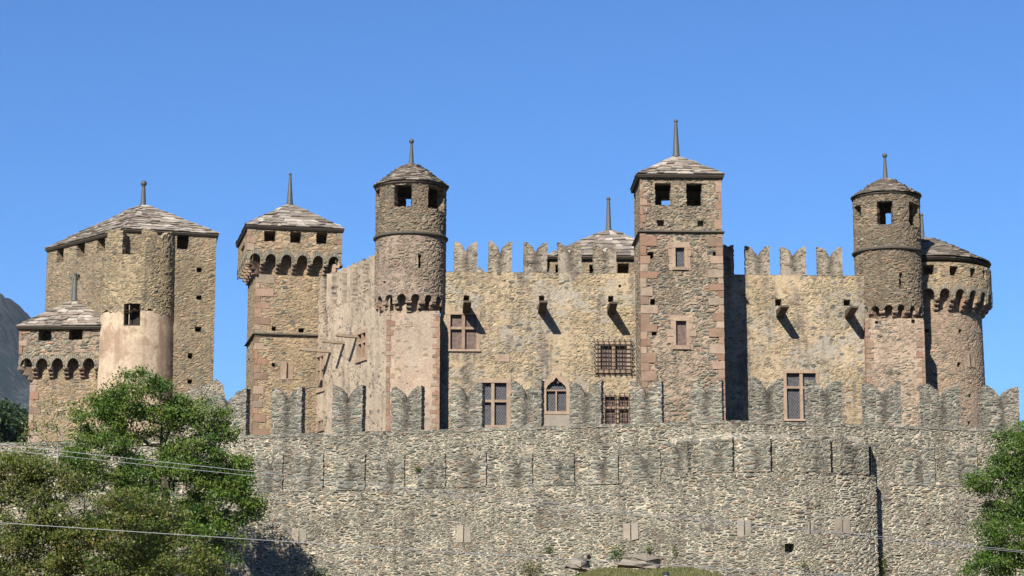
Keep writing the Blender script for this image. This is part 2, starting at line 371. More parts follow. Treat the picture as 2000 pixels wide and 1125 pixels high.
def m_lattice(name, glass, painted_refl):
    N = NT(name); tc = N.n('ShaderNodeTexCoord').outputs['Object']
    g = N.n('ShaderNodeNewGeometry').outputs['Normal']
    s3 = N.n('ShaderNodeSeparateXYZ', {0: tc})
    # diagonal leads laid in the plane of the pane (its mesh is built in a local x-z frame)
    def diag(sg):
        v = N.math('ADD', N.math('MULTIPLY', s3.outputs[0], 7.0), N.math('MULTIPLY', s3.outputs[2], 4.6*sg))
        return N.math('ABSOLUTE', N.math('SUBTRACT', N.math('FRACT', v), .5))
    m = N.math('MINIMUM', diag(1), diag(-1)); lead = N.step(m, .10, .06)
    v = N.noise(tc, 5.0, 2.0)
    gl = N.mix(N.step(v, .4, .6), glass, painted_refl)  # paler reflection tone painted into the glass in noise patches
    N.link(N.mix(lead, gl, (.13, .125, .12)), N.b.inputs['Base Color'])
    N.link(N.math('ADD', N.math('MULTIPLY', lead, .4), .35), N.b.inputs['Roughness'])
    return N.m
M_glass = m_lattice('leaded_dark_glass', (.02, .025, .035), (.05, .05, .06))
M_glassr = m_lattice('leaded_reddish_glass', (.07, .04, .03), (.16, .09, .065))
def simple(name, c, rough=.8, metal=0):
    N = NT(name); N.b.inputs['Base Color'].default_value = c + (1,); N.b.inputs['Roughness'].default_value = rough; N.b.inputs['Metallic'].default_value = metal
    tc = N.n('ShaderNodeTexCoord').outputs['Object']; f = N.noise(tc, 12., 4.)
    N.link(N.mix(f, tuple(x*.75 for x in c), tuple(min(1, x*1.25) for x in c)), N.b.inputs['Base Color']); return N.m

# ------------------------------------------------------------------ roofs, finials, windows
def slab(mb, quad, th, rnd):
    """thin stone from 4 corner points (upper pair first), lifted at its lower edge"""
    a, b, c, d = [np.array(q, float) for q in quad]        # a,b upper; c,d lower
    n = np.cross(b - a, d - a); n /= (np.linalg.norm(n) + 1e-9)
    if n[2] < 0: n = -n
    c = c + n*th*1.1; d = d + n*th*1.1; V = [a, b, c, d, a + n*th*.35, b + n*th*.35, c + n*th, d + n*th]
    mb.add(V, [(0, 1, 2, 3), (4, 5, 6, 7), (0, 1, 5, 4), (1, 2, 6, 5), (2, 3, 7, 6), (3, 0, 4, 7)], rnd)
def pyramid_roof(parent, pts, ze, apex, rows=8, mw=.6, th=.05, under=True, name='roof'):
    mb = MB(); A = np.array(apex, float); zs = ze if hasattr(ze, '__len__') else [ze]*len(pts)
    E = [np.array((p[0], p[1], z), float) for p, z in zip(pts, zs)]; n = len(E)
    mb.add([e - (0, 0, .03) for e in E] + [A - (0, 0, .06)], [(i, (i+1) % n, n) for i in range(n)], .2)
    for i in range(n):
        e0, e1 = E[i], E[(i+1) % n]
        for k in range(rows):
            t0 = max(0, k/rows - .01) + (.0 if k == 0 else random.uniform(-.012, .012)); t1 = min(1, (k+1.5)/rows)
            L = np.linalg.norm((e1 - e0)) * (1 - k/rows); x = -.004; off = random.random()
            cuts = [0.0]; p = random.uniform(.3, 1)*mw
            while p < L - .15: cuts.append(p / L); p += random.uniform(.45, 1.5)*mw
            cuts.append(1.0)
            for c0, c1 in zip(cuts[:-1], cuts[1:]):
                def pt(c, t):
                    return e0*(1-t)*(1-c) + e1*(1-t)*c + A*t
                sk = random.uniform(-.035, .035) if 0 < c0 and c1 < 1 else 0
                j0 = random.uniform(-.3, .3)/rows*(k > 0); j1 = random.uniform(-.3, .3)/rows*(k > 0)
                slab(mb, (pt(np.clip(c0+sk, 0, 1), t1), pt(np.clip(c1+sk, 0, 1), t1), pt(min(1, c1+.004), max(-.004, t0+j1)), pt(max(0, c0-.004), max(-.004, t0+j0))), th*random.uniform(.5, 1.4), random.random())
    r = mb.build(name, M_slate, parent)
    u = MB(); E2 = [(p[0], p[1], z - .035) for p, z in zip(pts, zs)]; E3 = [(p[0]*.985+A[0]*.015, p[1]*.985+A[1]*.015, z - .17) for p, z in zip(pts, zs)]
    u.add(E2 + E3, [tuple(range(n, 2*n))] + [(i, (i+1) % n, n+(i+1) % n, n+i) for i in range(n)]); u.build('eave', M_dark, r)
    return r
def cone_roof(parent, c, prof, rows=12, mw=.35, th=.045, name='roof', n=40):
    """prof: list of (r,z) from eave to apex"""
    mb = MB(); pr = np.array(prof, float); T = np.concatenate([[0], np.cumsum(np.hypot(*np.diff(pr, axis=0).T))]); T /= T[-1]
    f = lambda t: (np.interp(t, T, pr[:, 0]), np.interp(t, T, pr[:, 1]))
    lathe(mb, c, [(max(r - .03, .01), z - .05) for r, z in (f(t) for t in np.linspace(0, 1, 10))], n=n, rnd=.2)
    for k in range(rows):
        t0 = k/rows; t1 = min(1, (k + 1.5)/rows); r0 = f(t0)[0]; a = random.random(); end = a + 2*pi
        while a < end:
            da = min(random.uniform(.6, 1.4)*mw/max(r0, .15), 1.2); j = random.uniform(-.15, .15)/rows
            def pt(an, t):
                r, z = f(max(0, t)); return (c[0] + r*sin(an), c[1] - r*cos(an), z)
            slab(mb, (pt(a, t1), pt(a+da, t1), pt(a+da, t0+j), pt(a, t0+j)), th*random.uniform(.8, 1.6), random.random()); a += da
    r = mb.build(name, M_slate, parent); u = MB(); R, z = prof[0]
    lathe(u, c, [(R - .02, z - .05), (R - .12, z - .2)], n=n); u.build('eave', M_dark, r); return r
def finial(parent, c, z0, h, r0=.17, r1=.075, rb=.13, tilt=0.0):
    mb = MB(); z1 = z0 + h
    lathe(mb, c, [(r0*1.5, z0 - .12), (r0*1.15, z0 + .02), (r0, z0 + .12), (r1*1.15, z1 - rb*2.6), (r1, z1 - rb*2)] + [(max(rb*sin(radians(a)), .01), z1 - rb - rb*cos(radians(a))) for a in range(35, 181, 24)], n=12)
    mb.build('finial', M_pin, parent, smooth=True)
def window(parent, face, x0, x1, y0, y1, fr=.16, rough=0, mull=0, trans=(), grille=None, glass=M_glass, top=None, sill=None, proud=.03, mat=None):
    """stone frame in an opening given by the outer pixel rectangle of the frame; returns the opening"""
    o = opx(face, x0, x1, y0, y1, .55, True); u0, u1, v0, v1 = o[:4]; mat = mat or M_frame
    f = MB(); d0, d1 = -proud, .3; ft = top if top is not None else fr; sb = sill if sill is not None else fr
    R = random.random
    f.box(face, u0-.01, u0+fr, v0+sb, v1-ft, d0, d1, R()); f.box(face, u1-fr, u1+.01, v0+sb, v1-ft, d0, d1, R())
    f.box(face, u0-.03, u1+.03, v1-ft, v1+.01, d0-.01, d1, R()); f.box(face, u0-.05, u1+.05, v0-.01, v0+sb, d0-.05, d1, R())
    if rough:      # irregular surround blocks bonded into the rubble
        for sd in (0, 1):
            vv = v0 - .05
            while vv < v1 - .08:
                hh = min(random.uniform(.3, .55), v1 - vv); ww = random.uniform(.3, 1)*rough
                if sd: f.box(face, u1 - .02, u1 + ww, vv+.01, vv+hh-.01, -.02, .12, R(), jit=.012)
                else: f.box(face, u0 - ww, u0 + .02, vv+.01, vv+hh-.01, -.02, .12, R(), jit=.012)
                vv += hh
        f.box(face, u0 - rough*.5, u1 + rough*.5, v1 - .01, v1 + .16, -.02, .12, R(), jit=.015)
    mw_ = .09
    if mull:
        um = (u0 + u1)/2; f.box(face, um-mw_, um+mw_, v0+sb, v1-ft, .0, .27, R())
    for t in trans:
        vt = v0 + (v1-v0)*t
        segs = [(u0+fr, u1-fr)] if not mull else [(u0+fr, (u0+u1)/2-mw_), ((u0+u1)/2+mw_, u1-fr)]
        for a, b in segs: f.box(face, a, b, vt-.07, vt+.07, .02, .27, R())
    fo = f.build('window', mat, parent)
    g = MB(); um = (u0+u1)/2; pl = lambda u, v, d: np.stack([np.asarray(u)-um, np.asarray(d, float) + 0*np.asarray(u), np.asarray(v)-v0], -1)
    g.add(pl(np.array([u0+fr*.8, u1-fr*.8, u1-fr*.8, u0+fr*.8]), np.array([v0+sb*.8, v0+sb*.8, v1-ft*.8, v1-ft*.8]), np.zeros(4)), [(0, 1, 2, 3)])
    po = g.build('pane', glass, fo, loc=(0, 0, 0)); P = face(um, v0, .2); org = np.array(fo['_org']); po.location = P - org
    c = face(um+.1, v0, .2) - P; po.rotation_euler = (0, 0, atan2(c[1], c[0]))
    if grille:
        gm = MB(); ex, pr, nu, nv_ = grille; a0, a1, b0, b1 = u0-ex, u1+ex, v0-ex*.4, v1+ex
        for i in range(nu):
            u = a0 + (a1-a0)*(i+.5)/nu
            gm.box(face, u-.016, u+.016, b0, b1, -pr-.016, -pr+.016); gm.box(face, u-.016, u+.016, b1-.02, b1+.012, -pr, .0); gm.box(face, u-.016, u+.016, b0-.012, b0+.02, -pr, .0)
        for j in range(nv_):
            v = b0 + (b1-b0)*(j+.5)/nv_
            gm.box(face, a0, a1, v-.016, v+.016, -pr-.02, -pr+.012); gm.box(face, a0-.012, a0+.02, v-.016, v+.016, -pr, .0); gm.box(face, a1-.02, a1+.012, v-.016, v+.016, -pr, .0)
        gm.build('grille', M_iron, fo)
    return (u0, u1, v0, v1, .55, True)
def quoins(parent, fl, fr_, z0, z1, a=.28, b=.62, h=.34, mat=M_quoin, pr=.018, skip=.0):
    """alternating long and short blocks that wrap the corner between face fl (its right end) and fr_ (its left end)"""
    mb = MB(); z = z0; k = 0
    while z < z1 - .08:
        hh = min(h*random.uniform(.75, 1.35), z1 - z); la, lb = (a, b) if k % 2 else (b, a); la *= random.uniform(.8, 1.25); lb *= random.uniform(.6, 1.3)
        r = random.random()
        if random.random() >= skip:
            g = .012
            if fl is not None: mb.box(fl, fl.L - la, fl.L + pr, z+g, z+hh-g, -pr, .1, r, jit=.016)
            if fr_ is not None: mb.box(fr_, -pr*.9 if fl is not None else -pr, lb, z+g, z+hh-g, -pr*1.02, .1, r, jit=.016)
        z += hh; k += 1
    return mb.build('quoins', mat, parent)
def quoins_right(parent, f, z0, z1, a=.28, b=.62, h=.34, mat=M_quoin, pr=.018):
    return quoins(parent, f, None, z0, z1, a, b, h, mat, pr)
def string_course(parent, pts, z, o=.14, h=.16):
    mb = MB(); P0 = offset(pts, -.02); P1 = offset(pts, o); n = len(pts)
    V = [(p[0], p[1], z - h/2) for p in P0] + [(p[0], p[1], z - h*.3) for p in P1] + [(p[0], p[1], z) for p in P1] + [(p[0], p[1], z + h/2) for p in P0]
    F = []
    for k in range(3):
        for i in range(n):
            j = (i+1) % n; F.append((k*n+i, k*n+j, (k+1)*n+j, (k+1)*n+i))
    mb.add(V, F); return mb.build('string_course', M_str, parent)
def beam(parent, face, px, py, w_=.44, h=.42, L=1.9, drop=.0, mat=None, name='beam'):
    u, v = face.uv(px, py); mb = MB()
    prof = [(0.3, v), (-L, v), (-L, v - .11), (-L*.9, v - .15), (0, v - h), (0.3, v - h)]
    N = len(prof); pa = np.array(prof)
    V = np.concatenate([face(np.full(N, u-w_/2), pa[:, 1], pa[:, 0]), face(np.full(N, u+w_/2), pa[:, 1], pa[:, 0])])
    F = [tuple(range(N)), tuple(range(N, 2*N))[::-1]] + [(i, (i+1) % N, N+(i+1) % N, N+i) for i in range(N)]
    mb.add(V, F, random.random()); return mb.build(name, mat or M_beam, parent)
M_brk = None
def merlon(parent, face, u, z, w_, hn, ht, th, mat, res=.09, name='merlon', d0=0.0, lean=0.0):
    """swallow-tail merlon, local x along the wall, z up, origin at the middle of its foot"""
    mb = MB(); n = max(8, int(w_/res)); n += n % 2; us = np.linspace(-w_/2, w_/2, n+1); hw = w_/2
    s_ = 1 - (hw - 0*us - np.abs(us))/hw; top = hn + (ht - hn)*np.clip(1 - (1 - np.abs(us)/hw)**1.9, 0, 1)**.72
    top = top + rng.uniform(-.035, .035, n+1); nv = max(6, int(ht/res)); vs = np.linspace(0, 1, nv+1)
    ex = rng.uniform(-.02, .02, nv+1); ds = np.linspace(0, th, max(2, int(th/.14))+1)
    U, W = np.meshgrid(us, vs, indexing='ij'); Z = W*top[:, None]; Ue = U + (np.abs(U) > hw-.001)*ex[None, :]
    ed = lambda d: np.stack([Ue.ravel(), np.full(U.size, d), Z.ravel()], -1)
    a = np.arange(n)[:, None]*(nv+1) + np.arange(nv)[None, :]; a = a.ravel(); Fq = np.stack([a, a+nv+1, a+nv+2, a+1], 1)
    mb.add(ed(0), Fq.tolist()); mb.add(ed(th), Fq[:, ::-1].tolist())
    m = len(ds)
    def strip(Pu, Pz):
        V = np.concatenate([np.stack([Pu, np.full(len(Pu), d), Pz], -1) for d in ds]); L = len(Pu); F = []
        for k in range(m-1):
            for i in range(L-1): F.append((k*L+i, k*L+i+1, (k+1)*L+i+1, (k+1)*L+i))
        return V, F
    V, F = strip(Ue[:, -1], Z[:, -1]); mb.add(V, F)
    V, F = strip(Ue[0, :], Z[0, :]); mb.add(V, [f[::-1] for f in F])
    V, F = strip(Ue[-1, :], Z[-1, :]); mb.add(V, F)
    o = mb.build(name, mat, None, weld=True); o.parent = parent; o['_org'] = [0, 0, 0]
    P = face(u, z, d0); o.location = P - np.array(parent['_org']); c = face(u + .05, z, d0) - face(u - .05, z, d0); o.rotation_euler = (0, lean, atan2(c[1], c[0])); return o
# ================================================================== OUTER CURTAIN WALL
ZT = Zat(1400, 823, 107.0)                               # walk level of the outer wall
a0 = at_z(-120, 870.0, ZT); a1 = at_z(1430, 822.0, ZT); a2 = at_z(2100, 843.0, ZT)
ZB = 4.6
OW = Plane(a0, a1); OE = Plane(a1, a2)
ow = thing('curtain_wall', 'long grey green rubble outer wall with swallow tail merlons and older blocked merlons below them', 'wall', (a1[0], a1[1], ZB))
ZM = ZT
def relief(face, mb, x0, x1, ytop, ybot, pr=.16):
    """old swallow-tail merlon standing proud of the later infill"""
    u0 = face.uv(x0, ybot)[0]; u1 = face.uv(x1, ybot)[0]; return u0, u1
GH = (Zat(900, 955, 111) - 0)                            # foot of the old merlons
# infill sheet above the old merlon feet, lower wall 0.14 m proud of it
zg = OW.uv(900, 952)[1]; zg2 = OE.uv(1800, 935)[1]
holes = [opx(OE, 1533, 1551, 1062, 1078, .7)]
mb = MB()
panel(mb, OW, 0, OW.L, zg, ZT, .075)
panel(mb, OE, 0, OE.L, zg, ZT, .075)
mb.add(np.concatenate([OW([0, OW.L], ZT, 0), OW([0, OW.L], ZT, 1.3), OE([0, OE.L], ZT, 0), OE([0, OE.L], ZT, 1.3), OW([0, OW.L], ZB, 1.3), OE([0, OE.L], ZB, 1.3)]), [(0, 1, 3, 2), (4, 5, 7, 6), (2, 3, 9, 8), (6, 7, 11, 10)])
mb.build('infill_masonry', M_outer, ow, weld=True)
mb = MB(); PR = .09
panel(mb, OW, 0, OW.L, ZB, zg, .075, d=-PR); panel(mb, OE, -.05, OE.L, ZB, zg, .075, holes, d=-PR)
for f in (OW, OE):
    us = np.arange(0, f.L, .3); us = np.append(us, f.L); n_ = len(us)
    V = np.concatenate([f(us, zg, -PR), f(us, zg + .22, 0.03)]); mb.add(V, [(i, i+1, n_+i+1, n_+i) for i in range(n_-1)])
mb.build('lower_masonry', M_outer, ow, weld=True)
# old blocked merlons (right edges measured on the photograph)
old = [(503, 552, 885, 955), (577, 631, 885, 954), (658, 713, 885, 953), (738, 790, 886, 953), (817, 870, 886, 952), (897, 950, 885, 951), (985, 1040, 884, 950), (1066, 1122, 884, 949), (1150, 1208, 883, 948), (1236, 1290, 880, 946)]
for i, (x0, x1, y0, y1) in enumerate(old):
    u0 = OW.uv(x0, y1)[0]; u1 = OW.uv(x1, y1)[0]; h = OW.uv((x0+x1)/2, y0)[1] - zg
    merlon(ow, OW, (u0+u1)/2, zg - .01, u1-u0, h*.66, h, .3, M_ghost, .08, 'blocked_merlon', d0=-(PR + .004 + .02*(i % 3)))
for (x0, x1, y0, y1) in [(1765, 1825, 862, 934), (1848, 1908, 870, 940)]:
    u0 = OE.uv(x0, y1)[0]; u1 = OE.uv(x1, y1)[0]; h = OE.uv((x0+x1)/2, y0)[1] - zg
    merlon(ow, OE, (u0+u1)/2, zg - .01, u1-u0, h*.62, h, .3, M_ghost, .08, 'blocked_merlon', d0=-PR)
# free-standing merlons on top
tops = [(402, 480, 757, 849), (530, 588, 753, 847), (647, 707, 751, 844), (763, 823, 750, 841), (880, 941, 748, 836), (997, 1057, 745, 834), (1113, 1174, 742, 831), (1232, 1292, 740, 828), (1350, 1411, 738, 824)]
def top_merlon(face, x0, x1, y0, y1):
    u0 = face.uv(x0, y1)[0]; u1 = face.uv(x1, y1)[0]; h = face.uv((x0+x1)/2, y0)[1] - ZT
    merlon(ow, face, (u0+u1)/2, ZT, (u1-u0)*random.uniform(.97, 1.02), h*.62, h*random.uniform(.95, 1.03), .55, M_merlon, .075, 'merlon', lean=random.gauss(0, .012))
for t in tops: top_merlon(OW, *t)
for t in [(1470, 1531, 738, 824), (1582, 1646, 740, 827), (1693, 1762, 745, 831), (1808, 1878, 748, 836), (1923, 1992, 751, 840), (2036, 2100, 755, 842)]: top_merlon(OE, *t)
# capping course in the gaps
mb = MB()
for f in (OW, OE):
    u = 0
    while u < f.L - .3:
        w_ = random.uniform(.35, .8); mb.box(f, u, min(u+w_, f.L) - .01, ZT - .12, ZT + .025, -.0, 1.2, random.random(), jit=.018); u += w_
mb.build('capping', M_merlon, ow)
# arrow loops of dressed stone
def loop(face, x0, x1, y0, y1, par, d=0.0, name='arrow_loop', shade_slit=.05, mat=None):
    o = opx(face, x0, x1, y0, y1); u0, u1, v0, v1 = o[:4]; um = (u0+u1)/2 + .02; m = MB()
    m.box(face, u0, um-shade_slit/2, v0, v1, d-.012, d+.1, .3, jit=.03); m.box(face, um+shade_slit/2, u1, v0+.02, v1-.03, d-.015, d+.1, .6, jit=.03)
    lo = m.build(name, mat or M_arrow, par); k = MB(); k.box(face, um-shade_slit/2+.002, um+shade_slit/2-.002, v0+.1, v1-.1, d-.016, d+.08); k.build('shade_slit', M_dark, lo)  # flush dark strip painted in for the shade inside the slit
for t in [(571, 599, 1033, 1062), (892, 920, 1027, 1060)]: loop(OW, *t, ow, -PR)
loop(OW, 1217, 1248, 1022, 1055, ow, -PR)

# ---- shallow bastion bulging from the wall, px 1300..1705
zt_b = OE.uv(1560, 838)[1]
bt = [at_z(1292, 826.0, ZT), None, None, None]
pA = OW(OW.uv(1300, 900)[0], 0, -PR-.01)[:2]; pB = OW(OW.uv(1425, 900)[0], 0, -1.0)[:2]; pC = OE(OE.uv(1570, 900)[0], 0, -1.85)[:2]; pD = OE(OE.uv(1697, 900)[0], 0, -.85)[:2]; pE = OE(OE.uv(1703, 900)[0], 0, .3)[:2]
bas = thing('bastion', 'shallow rounded rubble bastion bulging from the middle right of the outer wall', 'bastion', (float(pC[0]), float(pC[1]), ZB))
# smooth the plan through the points
ctrl = np.array([pA, pB, pC, pD]); tt = np.linspace(0, 1, 60)
cs = np.concatenate([[0], np.cumsum(np.hypot(*np.diff(ctrl, axis=0).T))]); cs /= cs[-1]
xs = np.polyfit(cs, ctrl[:, 0], 3); ys = np.polyfit(cs, ctrl[:, 1], 3)
cur = np.stack([np.polyval(xs, tt), np.polyval(ys, tt)], 1); cur = np.concatenate([cur, [pD, pE]])
class Curve:
    def __init__(s, pts):
        s.p = np.array(pts); s.S = np.concatenate([[0], np.cumsum(np.hypot(*np.diff(s.p, axis=0).T))]); s.L = s.S[-1]
        t = np.gradient(s.p, axis=0); t /= np.maximum(np.hypot(t[:, 0], t[:, 1]), 1e-6)[:, None]; s.N = np.stack([-t[:, 1], t[:, 0]], 1)
    def __call__(s, u, v, d):
        u, v, d = np.broadcast_arrays(np.asarray(u, float), np.asarray(v, float), np.asarray(d, float)); g = lambda A: np.interp(u, s.S, A)
        return np.stack([g(s.p[:, 0]) + g(s.N[:, 0])*d, g(s.p[:, 1]) + g(s.N[:, 1])*d, v], -1)
    def uv(s, px, py):
        a, b = ray(px, py); best = None
        k = s.p[:, 0] - a*s.p[:, 1]; i = int(np.argmax(np.sign(k[:-1]) != np.sign(k[1:]))); f = k[i]/(k[i]-k[i+1]); P = s.p[i]*(1-f) + s.p[i+1]*f
        return float(s.S[i]*(1-f) + s.S[i+1]*f), float(CZ + b*P[1])
BC = Curve(cur); zbm = BC.uv(1530, 921)[1]
mb = MB(); bh = [(*BC.uv(1533, 1078), *BC.uv(1551, 1062))]; bh = [(bh[0][0], bh[0][2], bh[0][1], bh[0][3], .7, True)]
panel(mb, BC, 0, BC.L, ZB, zbm, .075, bh)
ztop = BC.uv(1530, 846)[1]
# the recessed part between its old merlons, then a weathered slope back to the wall
panel(mb, BC, 0, BC.L, zbm, ztop - .25, .075, d=.24)
us = np.linspace(0, BC.L, 90); n_ = len(us)
V = np.concatenate([BC(us, zbm, 0.), BC(us, zbm, .25), BC(us, ztop-.25, .24), BC(us, ztop-.25, .24) * [1, 0, 1] + [0, 0, .3]])
V[3*n_:, 1] = np.array([OW(0, 0, 0)[1] + (OW(1, 0, 0)-OW(0, 0, 0))[1]*((x - OW.p0[0])/OW.t[0]) if x < a1[0] else OE.p0[1] + OE.t[1]*(x - OE.p0[0])/OE.t[0] for x in V[3*n_:, 0]]) + .15
V[3*n_:, 2] += .15
mb.add(V, [(k*n_+i, k*n_+i+1, (k+1)*n_+i+1, (k+1)*n_+i) for k in (0, 2) for i in range(n_-1)])
mb.build('masonry', M_outer, bas, weld=True)
def bmer(x0, x1, y0, y1, e=.0):
    u0 = BC.uv(x0, y1)[0]; u1 = BC.uv(x1, y1)[0]; h = BC.uv((x0+x1)/2, y0)[1] - zbm
    merlon(bas, BC, (u0+u1)/2, zbm - .01, u1-u0, h*.62, h, .4, M_ghost, .08, 'blocked_merlon', d0=.004)
for t in [(1305, 1343, 862, 928), (1378, 1431, 855, 925, .12), (1452, 1505, 852, 923), (1570, 1622, 848, 920, .15), (1641, 1696, 852, 921, .05)]: bmer(*t)
for t in [(1441, 1466, 1015, 1048), (1573, 1590, 1015, 1046), (1630, 1660, 1012, 1042)]: loop(BC, *t, bas)

# ================================================================== INNER CASTLE
YF = 124.0; ZW = Zat(1240, 533.5, YF)                     # crest of the inner curtain
f0 = at_z(862, 530.0, ZW); f1 = at_z(1700, 538.5, ZW); FB = Plane(f0, f1)
ZB2 = ZT - 2.5
# ---- facade between round turret and square tower and on to the right turret
fac = thing('castle_facade', 'sunlit cream lime and rubble front wall of the castle between the round turrets', 'castle wall', (float(f0[0]), float(f0[1]), ZB2))
ops = []
ops.append(window(fac, FB, 873, 937, 608, 686, fr=.19, mull=1, trans=(.58,), glass=M_glassr, sill=.1))
ops.append(window(fac, FB, 928, 997, 740, 838, fr=.22, mull=1, trans=(.56,)))
ops.append(window(fac, FB, 1165, 1232, 668, 728, fr=.22, mull=1, glass=M_glassr, grille=(.12, .22, 7, 8)))
ops.append(window(fac, FB, 1177, 1233, 770, 834, fr=.14, mull=1, trans=(.58,), glass=M_glassr, grille=(.02, .2, 6, 7)))
ops.append(window(fac, FB, 1531, 1600, 723, 822, fr=.17, mull=1, trans=(.66,), glass=M_glass, sill=.1))
# ogee window with a pointed stone arch
def gothic(par, face, x0, x1, y0, y1):
    o = opx(face, x0, x1, y0, y1, .5, True); u0, u1, v0, v1 = o[:4]; uc = (u0+u1)/2; W = (u1-u0)/2; H = v1-v0; mb = MB(); fr = .2
    vs_ = v0 + H*.60; pr = []     # half profile of the light: trefoil-like ogee
    prof = [(W-fr, 0), (W-fr, .0), (W-fr-.01, .12), (W-fr-.08, .30), (W-fr-.2, .42), (W-fr-.25, .50), (.14, .62), (.10, .72), (0.0, .86)]
    K = (v1 - vs_)/.98*.98
    inn = [(W-fr, v0+.08)] + [(max(a, 0), vs_ + b*K) for a, b in prof[1:]]
    out = [(W, v0-.05), (W, vs_), (W, vs_+.15*K), (W*.93, vs_+.42*K), (W*.8, vs_+.6*K), (W*.62, vs_+.76*K), (W*.42, vs_+.88*K), (W*.2, vs_+.96*K), (0, v1+.02)]
    for s_ in (-1, 1):
        N = len(inn); I = np.array(inn); O = np.array(out)
        V = np.concatenate([face(uc+s_*O[:, 0], O[:, 1], -.035), face(uc+s_*I[:, 0], I[:, 1], -.035), face(uc+s_*I[:, 0], I[:, 1], .25), face(uc+s_*O[:, 0], O[:, 1], .25)])
        F = [(k*N+i, k*N+i+1, (k+1)*N+i+1, (k+1)*N+i) for k in range(3) for i in range(N-1)]; mb.add(V, F, .35)
    mb.box(face, u0-.02, u1+.02, v0-.1, v0+.08, -.06, .25, .5); mb.box(face, uc-W+fr, uc+W-fr, vs_-.05, vs_+.03, .02, .2, .8); mb.box(face, uc-.04, uc+.04, v0+.08, vs_-.05, .02, .2, .9)
    fo = mb.build('window', M_frame, par); g = MB()
    g.add([(-W+.1, 0, 0), (W-.1, 0, 0), (W-.1, 0, H*.96), (-W+.1, 0, H*.96)], [(0, 1, 2, 3)])
    po = g.build('pane', M_glass, fo, loc=(0, 0, 0)); P = face(uc, v0, .19); po.location = P - np.array(fo['_org']); po.rotation_euler = (0, 0, face.rot())
    return o
# the wall opening is a rectangle inside the outline of the arch; spandrels are masonry of the frame itself
og = gothic(fac, FB, 1060, 1113, 733, 806); W4 = (og[1]-og[0])
ops.append((og[0]+.08, og[1]-.08, og[2], og[2] + (og[3]-og[2])*.80, .5, True)); ops.append((og[0]+.42, og[1]-.42, og[2]+(og[3]-og[2])*.80, og[3]-.1, .5, True))
hol = [(906, 916, 577, 589), (1053, 1063, 578, 590), (1188, 1198, 578, 590), (1514, 1526, 584, 597), (1648, 1661, 585, 597), (1208, 1213, 556, 561)]
ops += [opx(FB, *h, 1.4) for h in hol]
mb = MB(); panel(mb, FB, 0, FB.L, ZB2, ZW, .09, ops)
nU = np.linspace(0, FB.L, 60); V = np.concatenate([FB(nU, ZW, 0), FB(nU, ZW, .9), FB(nU, ZB2, .9)]); mb.add(V, [(k*60+i, k*60+i+1, (k+1)*60+i+1, (k+1)*60+i) for k in range(2) for i in range(59)])
mb.build('masonry', M_fac, fac, weld=True)
for i, (x0, x1, yt, yb) in enumerate([(887, 931, 469, 531), (954, 999, 470, 531), (1023, 1068, 471, 532), (1091, 1136, 472, 532), (1160, 1204, 474, 533), (1412, 1434, 476, 535), (1457, 1504, 478, 535.5), (1527, 1575, 479, 536), (1598, 1646, 480, 537)]):
    u0 = FB.uv(x0, yb)[0]; u1 = FB.uv(x1, yb)[0]; h = FB.uv((x0+x1)/2, yt)[1] - ZW
    merlon(fac, FB, (u0+u1)/2, ZW-.01, u1-u0, h*(random.uniform(.56, .64) if i != 5 else .9), h*random.uniform(.96, 1.02), .42, M_facmer, .08, 'merlon', lean=random.gauss(0, .01))
for (px, py) in [(911, 594), (1058, 594), (1193, 596), (1523, 603), (1657, 604)]: beam(fac, FB, px, py + 3, L=1.75, mat=M_brack, name='bracket')
mb = MB(); u, v = FB.uv(983, 706); mb.box(FB, u-.36, u+.36, v, v+.4, -.012, .1, .4, jit=.03); mb.build('dressed_stone', M_frame, fac)
mb = MB()      # render patch under the ogee window
o = opx(FB, 1058, 1113, 808, 832); mb.box(FB, o[0], o[1], o[2], o[3], -.03, .05, .5, jit=.01); mb.build('render_patch', M_arrow, fac)

# ---- receding left wall
l1 = np.array([-6.88, 122.35]); l0 = np.array(at(622, 560, 132.0)[:2]); l0 = l0 + (l0 - l1)/np.linalg.norm(l0-l1)*.6
LW = Plane(l0, l1)
z_l = lambda px, py: LW.uv(px, py)[1]
ZL = LW.uv(690, 586)[1]
lw = thing('side_wall', 'weathered pale side wall running back from the round turret to the square tower', 'castle wall', (float(l1[0]), float(l1[1]), ZB2))
ops = []
ops.append(window(lw, LW, 696, 717, 645, 706, fr=.2, mull=1, trans=(.62,), glass=M_glassr))
ops.append(window(lw, LW, 616.5, 634, 690, 766, fr=.22, mull=1, trans=(.6,), glass=M_glassr))
ops.append(window(lw, LW, 621, 633, 818, 842, fr=.12, mull=1, glass=M_glassr))
mb = MB(); panel(mb, LW, 0, LW.L, ZB2, ZL, .1, ops)
nU = np.linspace(0, LW.L, 40); V = np.concatenate([LW(nU, ZL, 0), LW(nU, ZL, .8), LW(nU, ZB2, .8)]); mb.add(V, [(k*40+i, k*40+i+1, (k+1)*40+i+1, (k+1)*40+i) for k in range(2) for i in range(39)])
mb.build('masonry', M_leftw, lw, weld=True)
nm = 7; pitch_ = LW.L / (nm + .15); hm = LW.uv(727, 497)[1] - ZL
for i in range(nm): merlon(lw, LW, pitch_*(i + .45), ZL-.01, pitch_*.5, hm*.72, hm, .42, M_leftw, .1, 'merlon')
for (px, py, L) in [(697, 655, 1.3), (672, 667, 1.35), (645, 684, 2.0)]: beam(lw, LW, px, py, w_=.3, h=.16, L=L)

